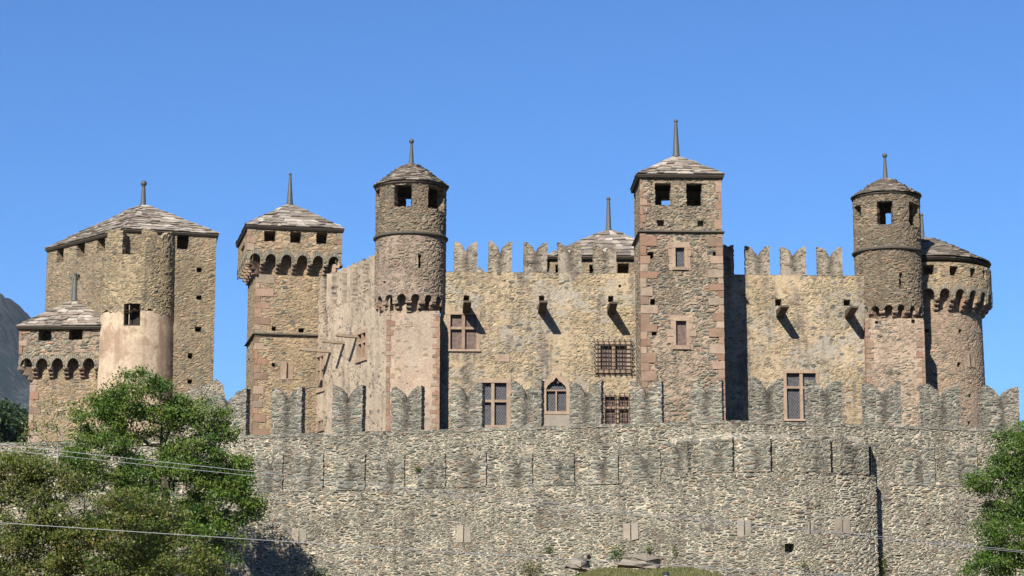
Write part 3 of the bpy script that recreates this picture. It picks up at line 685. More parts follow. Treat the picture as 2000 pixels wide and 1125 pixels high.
# ---- round turret on a square base (centre)
def turret(name, label, bx0, bx1, Yb, cpx, R, eave_y, apex, fin_top, ring_y, corb_y0, corb_y1, openings, slits, base_mat, roofprof, seeth, drum_mat=M_brown, up_mat=M_brown, base_depth=3.0, holes=(), ncorb=16, rot=0.0):
    x0 = at(bx0, 700, Yb)[0]; x1 = at(bx1, 700, Yb)[0]; cx = at(cpx, 480, Yb + R*.7)[0]; cy = Yb + (x1-x0)/2
    r_ = (x1-x0)/2
    pts = [(x0, Yb), (x1, Yb + rot), (x1, Yb + base_depth), (x0, Yb + base_depth)]
    C = Cyl(cx, cy, R); T = thing(name, label, 'tower', ((x0+x1)/2, cy, ZB2))
    zf = lambda py, px=cpx: C.uv(px, py)[1]
    zc0, zc1 = zf(corb_y1), zf(corb_y0); ze = zf(eave_y); zr = zf(ring_y)
    F = polyfaces(pts); mb = MB()
    for k, f in enumerate(F): panel(mb, f, 0, f.L, ZB2, zc0 + .12, .09 if k in (0, 1, 3) else .5, [opx(f, *h, .4) for h in holes] if k == 0 else ())
    mb.add([(x0, Yb, zc0+.12), (x1, Yb+rot, zc0+.12), (x1, Yb+base_depth, zc0+.12), (x0, Yb+base_depth, zc0+.12)], [(0, 1, 2, 3)])
    mb.build('base', base_mat, T, weld=True)
    quoins(T, F[3], F[0], ZT - .6, zc0 - .05, a=.22, b=.4, h=.27); quoins_right(T, F[0], ZT - .6, zc0 - .05, a=.18, b=.42, h=.27); quoins(T, F[0], F[1], ZT - .6, zc0 - .05, a=.02, b=.02, h=.27)
    # corbel ring
    proj = .62; za = zc0 + (zc1 - zc0)*.62; n = ncorb; Wd = 2*pi*R/n
    mb = MB(); arches(mb, C, -pi*R, pi*R, n, za, zc1 + .02, .4, rise=(zc1-za)*.95, post=.30)
    nn = 48; zz = zc1 + .02; ring = C(np.linspace(-pi*R, pi*R, nn+1)[:-1], zz, .3); mb.add(ring, [tuple(range(nn))])
    zt = zc1 + .02; mid = ze
    panel(mb, C, -pi*R, pi*R, zt, zr, .085, [opx(C, *s_, 1.4) for s_ in slits])
    mb.build('drum', drum_mat, T, weld=True)
    Ci = Cyl(cx, cy, R - .62); m2 = MB(); panel(m2, Ci, -pi*Ci.r, pi*Ci.r, zc0 - 1.0, zt + .1, .2); m2.build('core', base_mat, T, weld=True)
    for k in range(n):
        m = MB(); u = -pi*R + k*Wd; corbel(m, C, u, Wd*.42, zc0 + random.uniform(-.04, .04), za + .04, proj, random.random()); m.build('corbel', M_corbel, T)
    # upper drum with openings, hollow
    mb = MB(); th = .45
    os_ = [opx(C, *q, th, False) for q in openings]; zlo = os_[0][2]; zhi = os_[0][3]; wd = (os_[0][1]-os_[0][0])
    a_ = [ (o[0]+o[1])/2/R for o in os_]; allc = [(o[0], o[1], zlo, zhi, th, False) for o in os_]
    for (xa, xb, ya, yb) in seeth:
        ua, va = C.uv(xa, yb, True); ub, vb = C.uv(xb, ya, True); lo, hi = min(ua, ub), max(ua, ub)
        if lo > pi*R: lo -= 2*pi*R; hi -= 2*pi*R
        allc.append((lo, hi + .0, zlo, vb, th, False))
    panel(mb, C, -pi*R, pi*R, zr, ze, .085, allc)
    Cn = Cyl(cx, cy, R - th); s_ = (R-th)/R
    panel(mb, Cn, -pi*R*s_, pi*R*s_, zr, ze, .25, [(o[0]*s_, o[1]*s_, o[2], o[3], 0, False) for o in allc], reveal=False)
    ring = C(np.linspace(-pi*R, pi*R, nn+1)[:-1], zlo - .15, .4); mb.add(ring, [tuple(range(nn))])
    mb.build('lantern_storey', up_mat, T, weld=True)
    mb = MB(); us = np.linspace(-pi*R, pi*R, 61)
    for k, (d_, z_) in enumerate([(0.0, -.14), (-.1, -.08), (-.12, 0), (0.0, .08)]): mb.add(C(us, zr + z_, d_), [])
    mb.F += [[k*61+i, k*61+i+1, (k+1)*61+i+1, (k+1)*61+i] for k in range(3) for i in range(60)]; mb.R += [.4]*180
    mb.build('string_course', M_str, T)
    # roof from the measured profile (half width px, py)
    ax, ay = apex; prof = []
    for (hw, py) in roofprof:
        k_ = (cy)/FPX; prof.append((hw*k_*1.0, CZ + ray(ax, py)[1]*cy))
    cone_roof(T, (cx, cy), prof, rows=11, mw=.3); z1 = CZ + ray(ax, fin_top)[1]*cy; z0 = prof[-1][1]
    finial(T, (cx, cy), z0 - .05, z1 - z0 + .05, r0=.15, r1=.07, rb=.15); return T, C
turret('round_turret', 'brown rubble round turret on pink rendered square base, left of the cream facade', 755, 858, 122.4, 802, 2.04, 350, (799, 323), 271, 453, 573, 608,
       [(770, 804, 361, 403), (837, 868, 364, 404), (733, 740, 372, 396)], [(817, 823, 497, 523), (748, 752, 549, 553)], M_pink,
       [(74, 368), (60, 358), (46, 347), (32, 336), (18, 328), (5, 323)], [(791, 803, 390, 403)], up_mat=M_brown, drum_mat=masonry('drum_render', [(.28, .22, .16), (.34, .27, .20), (.21, .19, .15)], (.40, .32, .24), s=3.0, zs=2.4, mw=.11, plaster=(.40, .31, .24), pamt=.47, stain=.4, disp=.055))
turret('round_turret', 'brown rubble round turret over a narrow square base at the right end of the facade', 1692, 1806, 124.2, 1735, 1.95, 378, (1731, 352), 299, 482, 595, 624,
       [(1713, 1744, 393, 437), (1776, 1795, 398, 438), (1668, 1681, 401, 424)], [(1757, 1763, 532, 561)], masonry('turret_base_rubble', [(.36, .28, .20), (.28, .27, .21), (.40, .30, .22), (.20, .20, .17), (.33, .24, .17)], (.50, .40, .29), s=2.3, zs=3.2, mw=.14, plaster=(.52, .40, .29), pamt=.5, stain=.3, disp=.05),
       [(69, 388), (54, 379), (38, 368), (24, 359), (12, 354), (4, 352)], [(1730, 1743, 417, 437)], holes=[(1709, 1715, 627, 632), (1780, 1787, 624, 631)], base_depth=3.2)

# ---- generic square tower pieces
def poly_tower(name, label, pts, zb, zt, mat, ops_by_face, base, fine=(0, 3), top_mat=None, group=None, hollow=None, body='masonry'):
    T = thing(name, label, 'tower', base, group); F = polyfaces(pts); mb = MB()
    for k, f in enumerate(F): panel(mb, f, 0, f.L, zb, zt, .09 if k in fine else .4, ops_by_face.get(k, ()))
    mb.build(body, mat, T, weld=True); return T, F
def head(T, pts, proj, z0, za, z1, zt, mat, ops_by_face, nper, fine=(0, 3), post=.28):
    """corbelled parapet storey round a body with plan pts"""
    P = offset(pts, proj); F = polyfaces(P); mb = MB()
    for k, f in enumerate(F):
        arches(mb, f, 0, f.L, nper[k], za, z1, .35, rise=(z1-za)*.93, post=post)
        panel(mb, f, 0, f.L, z1, zt, .09 if k in fine else .4, ops_by_face.get(k, ()))
    mb.add([(p[0], p[1], z1 + .001) for p in offset(pts, proj-.3)], [tuple(range(len(P)))])
    mb.build('parapet_storey', mat, T, weld=True)
    for k, f in enumerate(F):
        if k not in fine: continue
        n = nper[k]; voussoirs(T, f, 0, f.L, n, za, z1, M_vous, rise=(z1-za)*.93, post=post)
        for i in range(n + 1):
            m = MB(); u = min(max(i*f.L/n, .15), f.L-.15)
            if i in (0, n):
                if k != 0: continue
                # diagonal corner corbel
                c = np.array(P[0 if i == 0 else 1]); q = np.array(pts[0 if i == 0 else 1]); t = (c-q)/np.linalg.norm(c-q); L = np.linalg.norm(c-q)
                n_ = np.array([-t[1], t[0]]); fd = lambda u, v, d, c=c, t=t, n_=n_: np.stack([c[0] - t[0]*np.asarray(d) + n_[0]*np.asarray(u), c[1] - t[1]*np.asarray(d) + n_[1]*np.asarray(u), np.asarray(v) + 0*np.asarray(u)], -1)
                corbel(m, fd, 0, .3, z0 - .15, za+.03, L, random.random())
            else: corbel(m, f, u, f.L/n*.3, z0 + random.uniform(-.03, .03), za + .03, proj, random.random())
            m.build('corbel', M_corbel, T)
    return P, F
def rect_from(p0, ang, wx, dy):
    c, s_ = cos(ang), sin(ang); p = np.array(p0); a = np.array([c, s_]); b = np.array([-s_, c])
    return [tuple(p), tuple(p + a*wx), tuple(p + a*wx + b*dy), tuple(p + b*dy)]

# ---- square tower with three windows (second from left)
YA = 131.2; fl = np.array(at(499, 600, YA)[:2]); ang = radians(12.5)
w2 = 4.5; pts2 = rect_from(fl, ang, w2, 5.0); F = polyfaces(pts2); zt2 = F[0].uv(560, 497)[1]
ops = {0: [opx(F[0], *h, 1.4) for h in [(531, 539, 638, 646), (583, 593, 641, 649), (531, 537, 709, 716), (588, 597, 769, 779)]], 3: [opx(F[3], 484, 487, 700, 710, .4)]}
T2, F = poly_tower('square_tower', 'sandy square tower with three dark windows above its corbelled arches, second tower from the left', pts2, ZB2, zt2, M_tower, ops, (float(fl[0]), float(fl[1]), ZB2))
z0 = F[0].uv(560, 534)[1]; P2 = offset(pts2, .62); f2 = polyfaces(P2); za = f2[0].uv(560, 512)[1]; z1 = f2[0].uv(560, 496)[1]; zt = f2[0].uv(489, 443)[1]
head(T2, pts2, .62, z0, za, z1, zt, M_tower, {0: [opx(f2[0], *h, 1.4) for h in [(516, 538, 451, 471), (567, 588, 453, 474), (618, 639, 454, 476)]], 3: [opx(f2[3], 470, 477, 482, 492, .4)]}, {0: 6, 1: 6, 2: 6, 3: 6})
quoins(T2, F[3], F[0], ZT-.3, z0-.1, a=.3, b=.85, h=.42); quoins(T2, f2[3], f2[0], z1+.15, zt-.1, a=.3, b=.55, h=.35); quoins_right(T2, f2[0], z1+.15, zt-.1)
string_course(T2, pts2, F[0].uv(500, 651)[1])
loop(F[0], 548, 572, 706, 741, T2, shade_slit=.10, mat=M_frame)
er = offset(pts2, .62+.13); cx, cy = np.mean(er, axis=0); ze = zt + .08
pyramid_roof(T2, er, ze, (cx, cy, CZ + ray(566, 397)[1]*cy), rows=9, mw=.6, th=.045)
za_ = CZ + ray(566, 397)[1]*cy; finial(T2, (cx, cy), za_ - .05, CZ + ray(566, 336)[1]*cy - za_, r0=.19, r1=.07, rb=.1)

# ---- tall square tower right of centre
Y4 = 120.4; fl = np.array(at(1252, 600, Y4)[:2]); w4 = at(1413, 560, Y4)[0] - fl[0]; pts4 = rect_from(fl, radians(2.0), w4, 4.0)
F = polyfaces(pts4); zs4 = F[0].uv(1330, 452)[1]
o4 = [opx(F[0], *h, 1.4) for h in [(1265, 1276, 493, 505), (1392, 1402, 492, 503), (1270, 1279, 584, 596), (1384, 1393, 584, 596), (1273, 1282, 645, 655), (1391, 1400, 650, 657)]]
T4 = thing('square_tower', 'tall square grey rubble tower with red corner stones, right of centre', 'tower', (float(fl[0]), float(fl[1]), ZB2), None)
ow1 = window(T4, F[0], 1314, 1342, 478, 527, fr=.15, top=.16, sill=.15, glass=M_glass, rough=.28); ow2 = window(T4, F[0], 1315, 1346, 621, 682, fr=.15, top=.16, sill=.22, glass=M_glassr, rough=.4)
mb = MB()
for k, f in enumerate(F): panel(mb, f, 0, f.L, ZB2, zs4, .085 if k in (0, 3) else .4, (o4 + [ow1, ow2]) if k == 0 else ())
mb.build('masonry', M_t4, T4, weld=True)
up4 = offset(pts4, -.03); Fu = polyfaces(up4); zt4 = Fu[0].uv(1330, 344)[1]; mb = MB(); th = .5
fo = [opx(Fu[0], 1280, 1310, 358, 400, th, False), opx(Fu[0], 1341, 1371, 358, 402, th, False)]; hb = [opx(Fu[0], 1284, 1297, 430, 441, .4, True), opx(Fu[0], 1362, 1374, 431, 441, .4, True)]
bo = []; fb = Fu[2]; ua = fb.uv(1290.5, 394)[0]; ub = fb.uv(1309, 394)[0]; vt = fb.uv(1300, 392.5)[1]
lo, hi = min(ua, ub), max(ua, ub); bo = [(lo, hi, fo[0][2], vt, th, False)]
so = [opx(Fu[3], 1236, 1241, 372, 398, th, False)]
rr = []
inner = offset(up4, -th); Fi = polyfaces(inner)
for k, f in enumerate(Fu):
    o_ = {0: fo + hb, 2: bo, 3: so}.get(k, []); panel(mb, f, 0, f.L, zs4, zt4, .085 if k in (0, 3) else .4, o_)
    thru = [(q[0]-th, q[1]-th, q[2], q[3], 0, False) for q in o_ if not q[5]]
    panel(mb, Fi[k], 0, Fi[k].L, zs4+.5, zt4, .4, thru, reveal=False)
mb.add([(p[0], p[1], fo[0][2]-.2) for p in offset(up4, -.2)], [(0, 1, 2, 3)])
mb.build('lantern_storey', M_t4, T4, weld=True)
string_course(T4, pts4, zs4, .13, .16)
quoins(T4, F[3], F[0], ZT-.5, zs4-.1, a=.35, b=.72, h=.45); quoins_right(T4, F[0], ZT-.5, zs4-.1, a=.32, b=.7, h=.42)
quoins(T4, Fu[3], Fu[0], zs4+.15, zt4-.1, a=.12, b=.3, h=.4); quoins_right(T4, Fu[0], zs4+.15, zt4-.1, a=.12, b=.35, h=.45)
er = offset(pts4, .15); cx, cy = np.mean(er, axis=0); za_ = CZ + ray(1307, 303)[1]*cy
pyramid_roof(T4, er, zt4 + .06, (cx, cy, za_), rows=8, mw=.6, th=.045); finial(T4, (cx, cy), za_-.05, CZ + ray(1306, 231)[1]*cy - za_, r0=.19, r1=.08, rb=.12)

# ---- slab-roofed tower behind the facade
Yb_ = 136.0; xl = at(1074, 520, Yb_)[0]; wB = 2*(at(1197, 520, Yb_)[0]-xl); ptsB = rect_from((xl, Yb_), 0.02, wB, wB*.95); F = polyfaces(ptsB); ztB = F[0].uv(1150, 505)[1]
TB, F = poly_tower('inner_tower', 'slab roofed tower rising behind the merlons left of the tall square tower', ptsB, ZB2, ztB, M_tower, {0: [opx(F[0], 1151, 1161, 517, 533, 1.4), opx(F[0], 1206, 1228, 514, 535, 1.4), opx(F[0], 1085, 1093, 517, 533, 1.4)]}, (xl, Yb_, ZB2))
er = offset(ptsB, .25); cx, cy = np.mean(er, axis=0); za_ = CZ + ray(1197, 447)[1]*cy
pyramid_roof(TB, er, ztB+.1, (cx, cy, za_), rows=9, mw=.6); finial(TB, (cx, cy), za_-.05, CZ + ray(1196, 383)[1]*cy - za_, r0=.17, r1=.1, rb=.14)
# low roof just seen between two merlons
Yr = 129.0; pr_ = [at(p, 534, Yr)[:2] for p in (905, 985)]; lr = thing('inner_roof', 'low dark roof ridge just showing between the first two facade merlons', 'roof', (float(pr_[0][0]), Yr, ZW-.6))
pyramid_roof(lr, rect_from(pr_[0], 0, pr_[1][0]-pr_[0][0], 3.0), ZW-.35, (float(at(935, 520, Yr)[0]), Yr+1.5, Zat(935, 519, Yr+1.5)), rows=3, mw=.6, name='slabs')

# ---- big round tower at the far right
Y6 = 130.3; x6 = at(1806, 600, Y6)[0]; R6 = (at(1917, 640, Y6)[0]-x6)*.995; C6 = Cyl(x6, Y6, R6, lambda v: (Zat(1850, 640, Y6) - v)*.012)
T6 = thing('round_tower', 'big round tower with a ring of corbelled arches behind the right turret', 'tower', (x6, Y6, ZB2))
C6h = Cyl(x6, Y6, (at(1935, 560, Y6)[0]-x6)*.992); zc0 = C6.uv(1860, 607)[1]; za = C6h.uv(1860, 580)[1]; z1 = C6h.uv(1860, 562)[1]; ze6 = C6h.uv(1860, 512)[1]
mb = MB(); hs = [opx(C6, *h, .4) for h in [(1807, 1814, 643, 649), (1873, 1879, 643, 650), (1869, 1876, 708, 716), (1891, 1896, 770, 776), (1889, 1894, 823, 830)]]
panel(mb, C6, -R6*pi, R6*pi, ZB2, z1, .09, hs); mb.build('drum', M_tur if False else masonry('round_tower_rubble', [(.40, .285, .20), (.33, .27, .20), (.43, .31, .22), (.30, .24, .18), (.26, .25, .20)], (.48, .36, .25), s=2.5, zs=3.9, mw=.10, stain=.25, disp=.045, plaster=(.45, .335, .24), pamt=.45), T6, weld=True)
n6 = 26; Rh = C6h.r; mb = MB(); arches(mb, C6h, -pi*Rh, pi*Rh, n6, za, z1, .3, rise=(z1-za)*.93, post=.26)
wo = [opx(C6h, 1803, 1824, 517, 536, 1.4), opx(C6h, 1855, 1871, 520, 538, 1.4), opx(C6h, 1895, 1906, 524, 541, 1.4), opx(C6h, 1920, 1925, 528, 544, 1.4)]
panel(mb, C6h, -pi*Rh, pi*Rh, z1, ze6, .09, wo); mb.add(C6h(np.linspace(-pi*Rh, pi*Rh, 49)[:-1], z1 + .003, .25), [tuple(range(48))]); mb.build('parapet_storey', M_tower, T6, weld=True); voussoirs(T6, C6h, -pi*Rh, pi*Rh, n6, za, z1, M_vous, rise=(z1-za)*.93, post=.26)
for k in range(n6):
    u = -pi*Rh + k*2*pi*Rh/n6; m = MB(); corbel(m, C6h, u, .26, zc0, za + .03, Rh - R6, random.random()); m.build('corbel', M_corbel, T6)
prof6 = [((hw)*Y6/FPX, CZ + ray(1807, py)[1]*Y6) for hw, py in [(131, 524), (100, 508), (66, 489), (34, 475), (5, 467)]]
cone_roof(T6, (x6, Y6), prof6, rows=14, mw=.4); z0_ = prof6[-1][1]; finial(T6, (x6, Y6), z0_-.05, CZ + ray(1807, 415)[1]*Y6 - z0_, r0=.14, r1=.07, rb=.11)
loop(C6, 1883, 1902, 687, 717, T6, shade_slit=.08, mat=M_frame)

# ---- left group: big polygonal tower
zE = Zat(245, 450, 132.5); A = at_z(92, 489, zE); B = at_z(245, 450, zE); Cc = at_z(423, 460, zE)
D = (Cc[0] + (-1.2), Cc[1] + 6.5); E = (A[0] + 3.0, A[1] + 3.0)
pts1 = [A, B, Cc, D, E]; F = polyfaces(pts1)
ops = {0: [opx(F[0], 111, 124, 484, 512, 1.4), opx(F[0], 150, 165, 473, 501, 1.4), opx(F[0], 190, 205, 462, 490, 1.4), opx(F[0], 150, 156, 537, 547, .4)],
       1: [opx(F[1], 346, 369, 457, 486, 1.4)] + [opx(F[1], *h, 1.4) for h in [(384, 394, 523, 531), (384, 394, 577, 585), (381, 393, 638, 648), (367, 376, 690, 700), (366, 375, 741, 749)]]}
T1, F = poly_tower('great_tower', 'massive many sided rubble tower with a wide slab roof at the far left', pts1, ZB2, zE, masonry('great_tower_rubble', [(.33, .26, .17), (.27, .25, .18), (.38, .28, .18), (.22, .21, .17), (.36, .25, .17), (.30, .24, .17)], (.42, .33, .21), s=2.5, zs=3.8, mw=.10, stain=.35, disp=.05, plaster=(.38, .30, .20), pamt=.42), ops, (float(B[0]), float(B[1]), ZB2), fine=(0, 1))
er = offset(pts1, .12); cx = at(279, 420, 136.0)[0]; za_ = Zat(279, 398, 136.0)
pyramid_roof(T1, er, zE + .07, (cx, 136.0, za_), rows=13, mw=.6, th=.05); finial(T1, (cx, 136.0), za_-.05, Zat(279, 351, 136.0) - za_, r0=.17, r1=.1, rb=.2)
# ---- corbelled square tower in front of it
Yc = 133.9; fl = np.array(at(59, 760, Yc)[:2]); ang = radians(-1.5); wC = 4.5; ptsC = rect_from(fl, ang, wC, 5.0); F = polyfaces(ptsC); zc0 = F[0].uv(150, 738)[1]
PC = offset(ptsC, .62); fC = polyfaces(PC); zaC = fC[0].uv(130, 716)[1]; z1 = fC[0].uv(130, 698)[1]; ztC = fC[0].uv(130, 640)[1]
TC, F = poly_tower('corbelled_tower', 'low square tower with corbelled arches under two small windows, leftmost in the castle', ptsC, ZB2, z1, M_tower, {}, (float(fl[0]), float(fl[1]), ZB2))
head(TC, ptsC, .62, zc0, zaC, z1, ztC, M_t4, {0: [opx(fC[0], 75, 100, 644, 665, 1.4), opx(fC[0], 135, 161, 643, 663, 1.4)]}, {0: 6, 1: 6, 2: 6, 3: 6}, post=.22)
quoins(TC, F[3], F[0], ZT-1, zc0-.1, a=.3, b=.6, h=.42); quoins(TC, fC[3], fC[0], z1+.2, ztC-.1, a=.2, b=.5, h=.4)
er = offset(ptsC, .62+.2); cx, cy = np.mean(er, axis=0); cx = at(145, 600, cy)[0]; za_ = Zat(145, 585, cy)
pyramid_roof(TC, er, ztC+.06, (cx, cy, za_), rows=10, mw=.55, th=.045); finial(TC, (cx, cy), za_-.05, Zat(142, 531, cy) - za_, r0=.21, r1=.11, rb=.11)
# ---- round stair turret with tan plaster
Yt = 134.0; xt = at(271, 600, Yt)[0]; Rt = (at(345, 600, Yt)[0] - at(196, 600, Yt)[0])/2*.985; zp = 0
CT = Cyl(xt, Yt, Rt, lambda v: (Zat(271, 600, Yt) - v)*.010); zp = CT.uv(271, 606)[1]; ztT = CT.uv(290, 497)[1]
TT = thing('stair_turret', 'round turret of tan plaster below and ochre rubble above, with broken merlons and no roof', 'tower', (xt, Yt, ZB2))
ow_ = opx(CT, 242, 274, 593, 636, .45); mb = MB(); cut = [(ow_[0], ow_[1], ow_[2], zp, .45, True), ]
mb = MB(); panel(mb, CT, -pi*Rt, pi*Rt, ZB2, zp, .1, [(ow_[0], ow_[1], ow_[2], zp, .5, False)]); mb.build('plaster_drum', M_plas, TT, weld=True)
CTu = Cyl(xt, Yt, Rt*1.012, CT.f); mb = MB()
def CTr(u, v, d):
    v = np.asarray(v, float) + 0*np.asarray(u, float); k = np.clip(1 - (v - zp)/.35, 0, 1); return CTu(u, v + k*(.10*np.sin(u*2.3) + .07*np.sin(u*6.1 + 1) + .05*np.sin(u*13)), d)
panel(mb, CTr, -pi*CTu.r, pi*CTu.r, zp - .03, ztT, .085, [(ow_[0], ow_[1], zp-.03, ow_[3], .5, False)])
panel(mb, Cyl(xt, Yt, Rt-.5, CT.f), -pi*(Rt-.5), pi*(Rt-.5), ztT-1.2, ztT, .2)
us = np.linspace(-pi*CTu.r, pi*CTu.r, 49); V = np.concatenate([CTu(us, ztT, 0), CTu(us, ztT, .55)]); mb.add(V, [(i, i+1, 49+i+1, 49+i) for i in range(48)]); mb.add(CTu(us[:-1], ztT - 1.2, .45), [tuple(range(48))])
mb.build('rubble_drum', M_tur, TT, weld=True)
m = MB(); fr = .06
for (a, b, c, d) in [(ow_[0], ow_[0]+fr, ow_[2], ow_[3]), (ow_[1]-fr, ow_[1], ow_[2], ow_[3]), (ow_[0]+fr, ow_[1]-fr, ow_[3]-fr, ow_[3]), (ow_[0]+fr, ow_[1]-fr, ow_[2], ow_[2]+fr*1.4)]: m.box(CT, a, b, c, d, .06, .18, .5)
wf = m.build('window', M_dark, TT); m = MB(); um = ow_[0] + (ow_[1]-ow_[0])*.28; m.box(CT, um, um+.05, ow_[2]+fr, ow_[3]-fr, .1, .16, .5); m.build('mullion', M_beam, wf)
m = MB(); m.box(CT, ow_[0], ow_[1], ow_[2], ow_[3], .42, .5, .1); m.build('dark_backing', M_dark, wf)  # dark sheet closing the whole opening at the back
def cmerlon(par, C, x0, x1, yt, ztop_fn, th=.5):
    u0 = C.uv(x0, 480)[0] if not isinstance(x0, tuple) else x0[0]; u1 = C.uv(x1, 480)[0] if not isinstance(x1, tuple) else x1[0]
    n = max(6, int((u1-u0)/.09)); us = np.linspace(u0, u1, n+1); tp = np.array([ztop_fn((u-u0)/(u1-u0)) for u in us]) + rng.uniform(-.04, .04, n+1); nv = 12; mb = MB()
    U, W = np.meshgrid(us, np.linspace(0, 1, nv+1), indexing='ij'); Z = ztT - .01 + W*tp[:, None]
    a = (np.arange(n)[:, None]*(nv+1) + np.arange(nv)[None, :]).ravel(); Fq = np.stack([a, a+nv+1, a+nv+2, a+1], 1)
    mb.add(C(U.ravel(), Z.ravel(), 0), Fq.tolist()); mb.add(C(U.ravel(), Z.ravel(), th), Fq[:, ::-1].tolist())
    for sl_, fl_ in ((np.s_[:, -1], 0), (np.s_[0, :], 1), (np.s_[-1, :], 0)):
        L = len(U[sl_]); V = np.concatenate([C(U[sl_], Z[sl_], d) for d in np.linspace(0, th, 5)]); mb.add(V, [(k*L+i, k*L+i+1, (k+1)*L+i+1, (k+1)*L+i) for k in range(4) for i in range(L-1)])
    mb.build('merlon', M_tur, par, weld=True)
H = CTu.uv(290, 444)[1] - ztT
sw = lambda s: H*(.55 + .45*sqrt(max(0, 1 - (1 - abs(2*s-1))**1.9)))
cmerlon(TT, CTu, 276, 343, 0, sw); cmerlon(TT, CTu, 208, 238, 0, lambda s: H*(1.0 - .08*s))
for ph in (105, 165, 218): r_ = CTu.r; cmerlon(TT, CTu, (radians(ph)*r_,), (radians(ph+34)*r_,), 0, sw)
# ruined gable fragment between great tower and square tower
GP = Plane(at(320, 760, 119.0)[:2], at(446, 760, 119.6)[:2]); zb_ = GP.uv(380, 905)[1]
tq = [(320, 805), (345, 783), (365, 762), (398, 750), (424, 741), (434, 748), (441, 775), (446, 820)]; tu = [GP.uv(*q)[0] for q in tq]; tz = [GP.uv(*q)[1] for q in tq]
mb = MB(); us = np.linspace(0, GP.L, 44); tp = np.interp(us, tu, tz) + rng.uniform(-.06, .06, 44); U, W = np.meshgrid(us, np.linspace(0, 1, 50), indexing='ij'); Z = zb_ + W*(tp[:, None] - zb_)
a = (np.arange(43)[:, None]*50 + np.arange(49)[None, :]).ravel(); Fq = np.stack([a, a+50, a+51, a+1], 1); mb.add(GP(U.ravel(), Z.ravel(), 0), Fq.tolist()); mb.add(GP(U.ravel(), Z.ravel(), .8), Fq[:, ::-1].tolist())
for sl_ in (np.s_[:, -1], np.s_[0, :], np.s_[-1, :]):
    Ln = len(U[sl_]); V = np.concatenate([GP(U[sl_], Z[sl_], d) for d in np.linspace(0, .8, 7)]); mb.add(V, [(k*Ln+i, k*Ln+i+1, (k+1)*Ln+i+1, (k+1)*Ln+i) for k in range(6) for i in range(Ln-1)])
o = mb.build('ruined_gable', masonry('gable_rubble', [(.34, .31, .25), (.26, .25, .21), (.40, .34, .26)], (.56, .49, .38), s=2.8, zs=2.6, mw=.12, stain=.4, disp=.06), None, loc=tuple(float(x) for x in GP(0, zb_, 0)), weld=True); tag(o, 'pale broken gable of rubble rising behind the tree between two towers', 'ruined wall')
# ================================================================== GROUND, GRASS, ROCKS
def hgt(X, Y):
    s_ = np.clip((Y - 62)/43, 0, 1); b = 5.35*s_*s_*(3 - 2*s_)
    m = 1.15*np.exp(-((X - 6.3)/4.2)**4)*np.clip((Y-88)/15, 0, 1)
    return b + m + .09*np.sin(X*1.3 + Y*.7) + .05*np.sin(X*2.7 + 1)*np.cos(Y*1.9) + .04*np.sin(X*3.1 - Y*2.0)
def m_grass():
    N = NT('meadow_grass'); tc = N.n('ShaderNodeTexCoord').outputs['Object']
    c = N.ramp(N.noise(tc, .55, 5.0, .65), [(.06, .08, .02), (.10, .10, .032), (.17, .14, .07), (.08, .085, .028)], const=False)
    c = N.mix(N.noise(tc, 9.0, 4.0), c, N.mix(1.0, c, (.5, .55, .4), 'MULTIPLY')); N.link(c, N.b.inputs['Base Color']); N.b.inputs['Roughness'].default_value = .95
    b = N.n('ShaderNodeBump', {'Height': N.noise(tc, 12.0, 5.0), 'Distance': .1, 'Strength': 1.0}); N.link(b.outputs[0], N.b.inputs['Normal']); return N.m
M_grass = m_grass()
def grid(name, X, Y, hf, mat, label=None, kind='structure'):
    XX, YY = np.meshgrid(X, Y, indexing='ij'); Z = hf(XX, YY); V = np.stack([XX.ravel(), YY.ravel(), Z.ravel()], 1); n = len(Y)
    a = (np.arange(len(X)-1)[:, None]*n + np.arange(n-1)[None, :]).ravel(); mb = MB(); mb.add(V, np.stack([a, a+n, a+n+1, a+1], 1).tolist())
    o = mb.build(name, mat, None, loc=(0, 0, 0), smooth=True); tag(o, label, kind=kind); return o
gx = np.unique(np.concatenate([np.linspace(-3000, -60, 30), np.linspace(-60, 60, 130), np.linspace(60, 3000, 30)])); gy = np.unique(np.concatenate([np.linspace(-60, 60, 30), np.linspace(60, 112, 70), np.linspace(112, 200, 20), np.linspace(200, 6000, 30)]))
grid('ground', gx, gy, lambda X, Y: hgt(X, np.minimum(Y, 105.5)), M_grass)
def leafmat(name, cols, trans=.35):
    N = NT(name); a = N.n('ShaderNodeAttribute', attribute_name='rnd').outputs['Fac']; c = N.ramp(a, cols, const=False); N.link(c, N.b.inputs['Base Color']); N.b.inputs['Roughness'].default_value = .5; N.b.inputs['Specular IOR Level'].default_value = .35
    t = N.n('ShaderNodeBsdfTranslucent', {'Color': N.mix(1.0, c, (1.3, 1.5, .6), 'MULTIPLY')}); m = N.n('ShaderNodeMixShader', {0: trans, 1: N.b.outputs[0], 2: t.outputs[0]}); N.link(m.outputs[0], N.out.inputs['Surface']); return N.m
M_leaf = leafmat('ash_leaves', [(.022, .052, .007), (.050, .105, .012), (.085, .15, .019), (.14, .175, .033), (.036, .08, .01)], .28)
M_leafy = leafmat('olive_yellow_leaves', [(.04, .07, .012), (.09, .125, .02), (.15, .16, .035), (.034, .06, .012), (.21, .155, .05)], .28)
M_leafr = leafmat('bright_leaves', [(.035, .075, .012), (.065, .125, .018), (.105, .165, .028), (.04, .075, .012)])
M_leafd = leafmat('dark_far_leaves', [(.02, .04, .015), (.035, .06, .02), (.025, .045, .015)], .1)
M_bark = block('tree_bark', [(.10, .08, .06), (.14, .115, .09)], sc=5)
M_birch = block('pale_bark', [(.5, .45, .40), (.6, .55, .5)], sc=5)
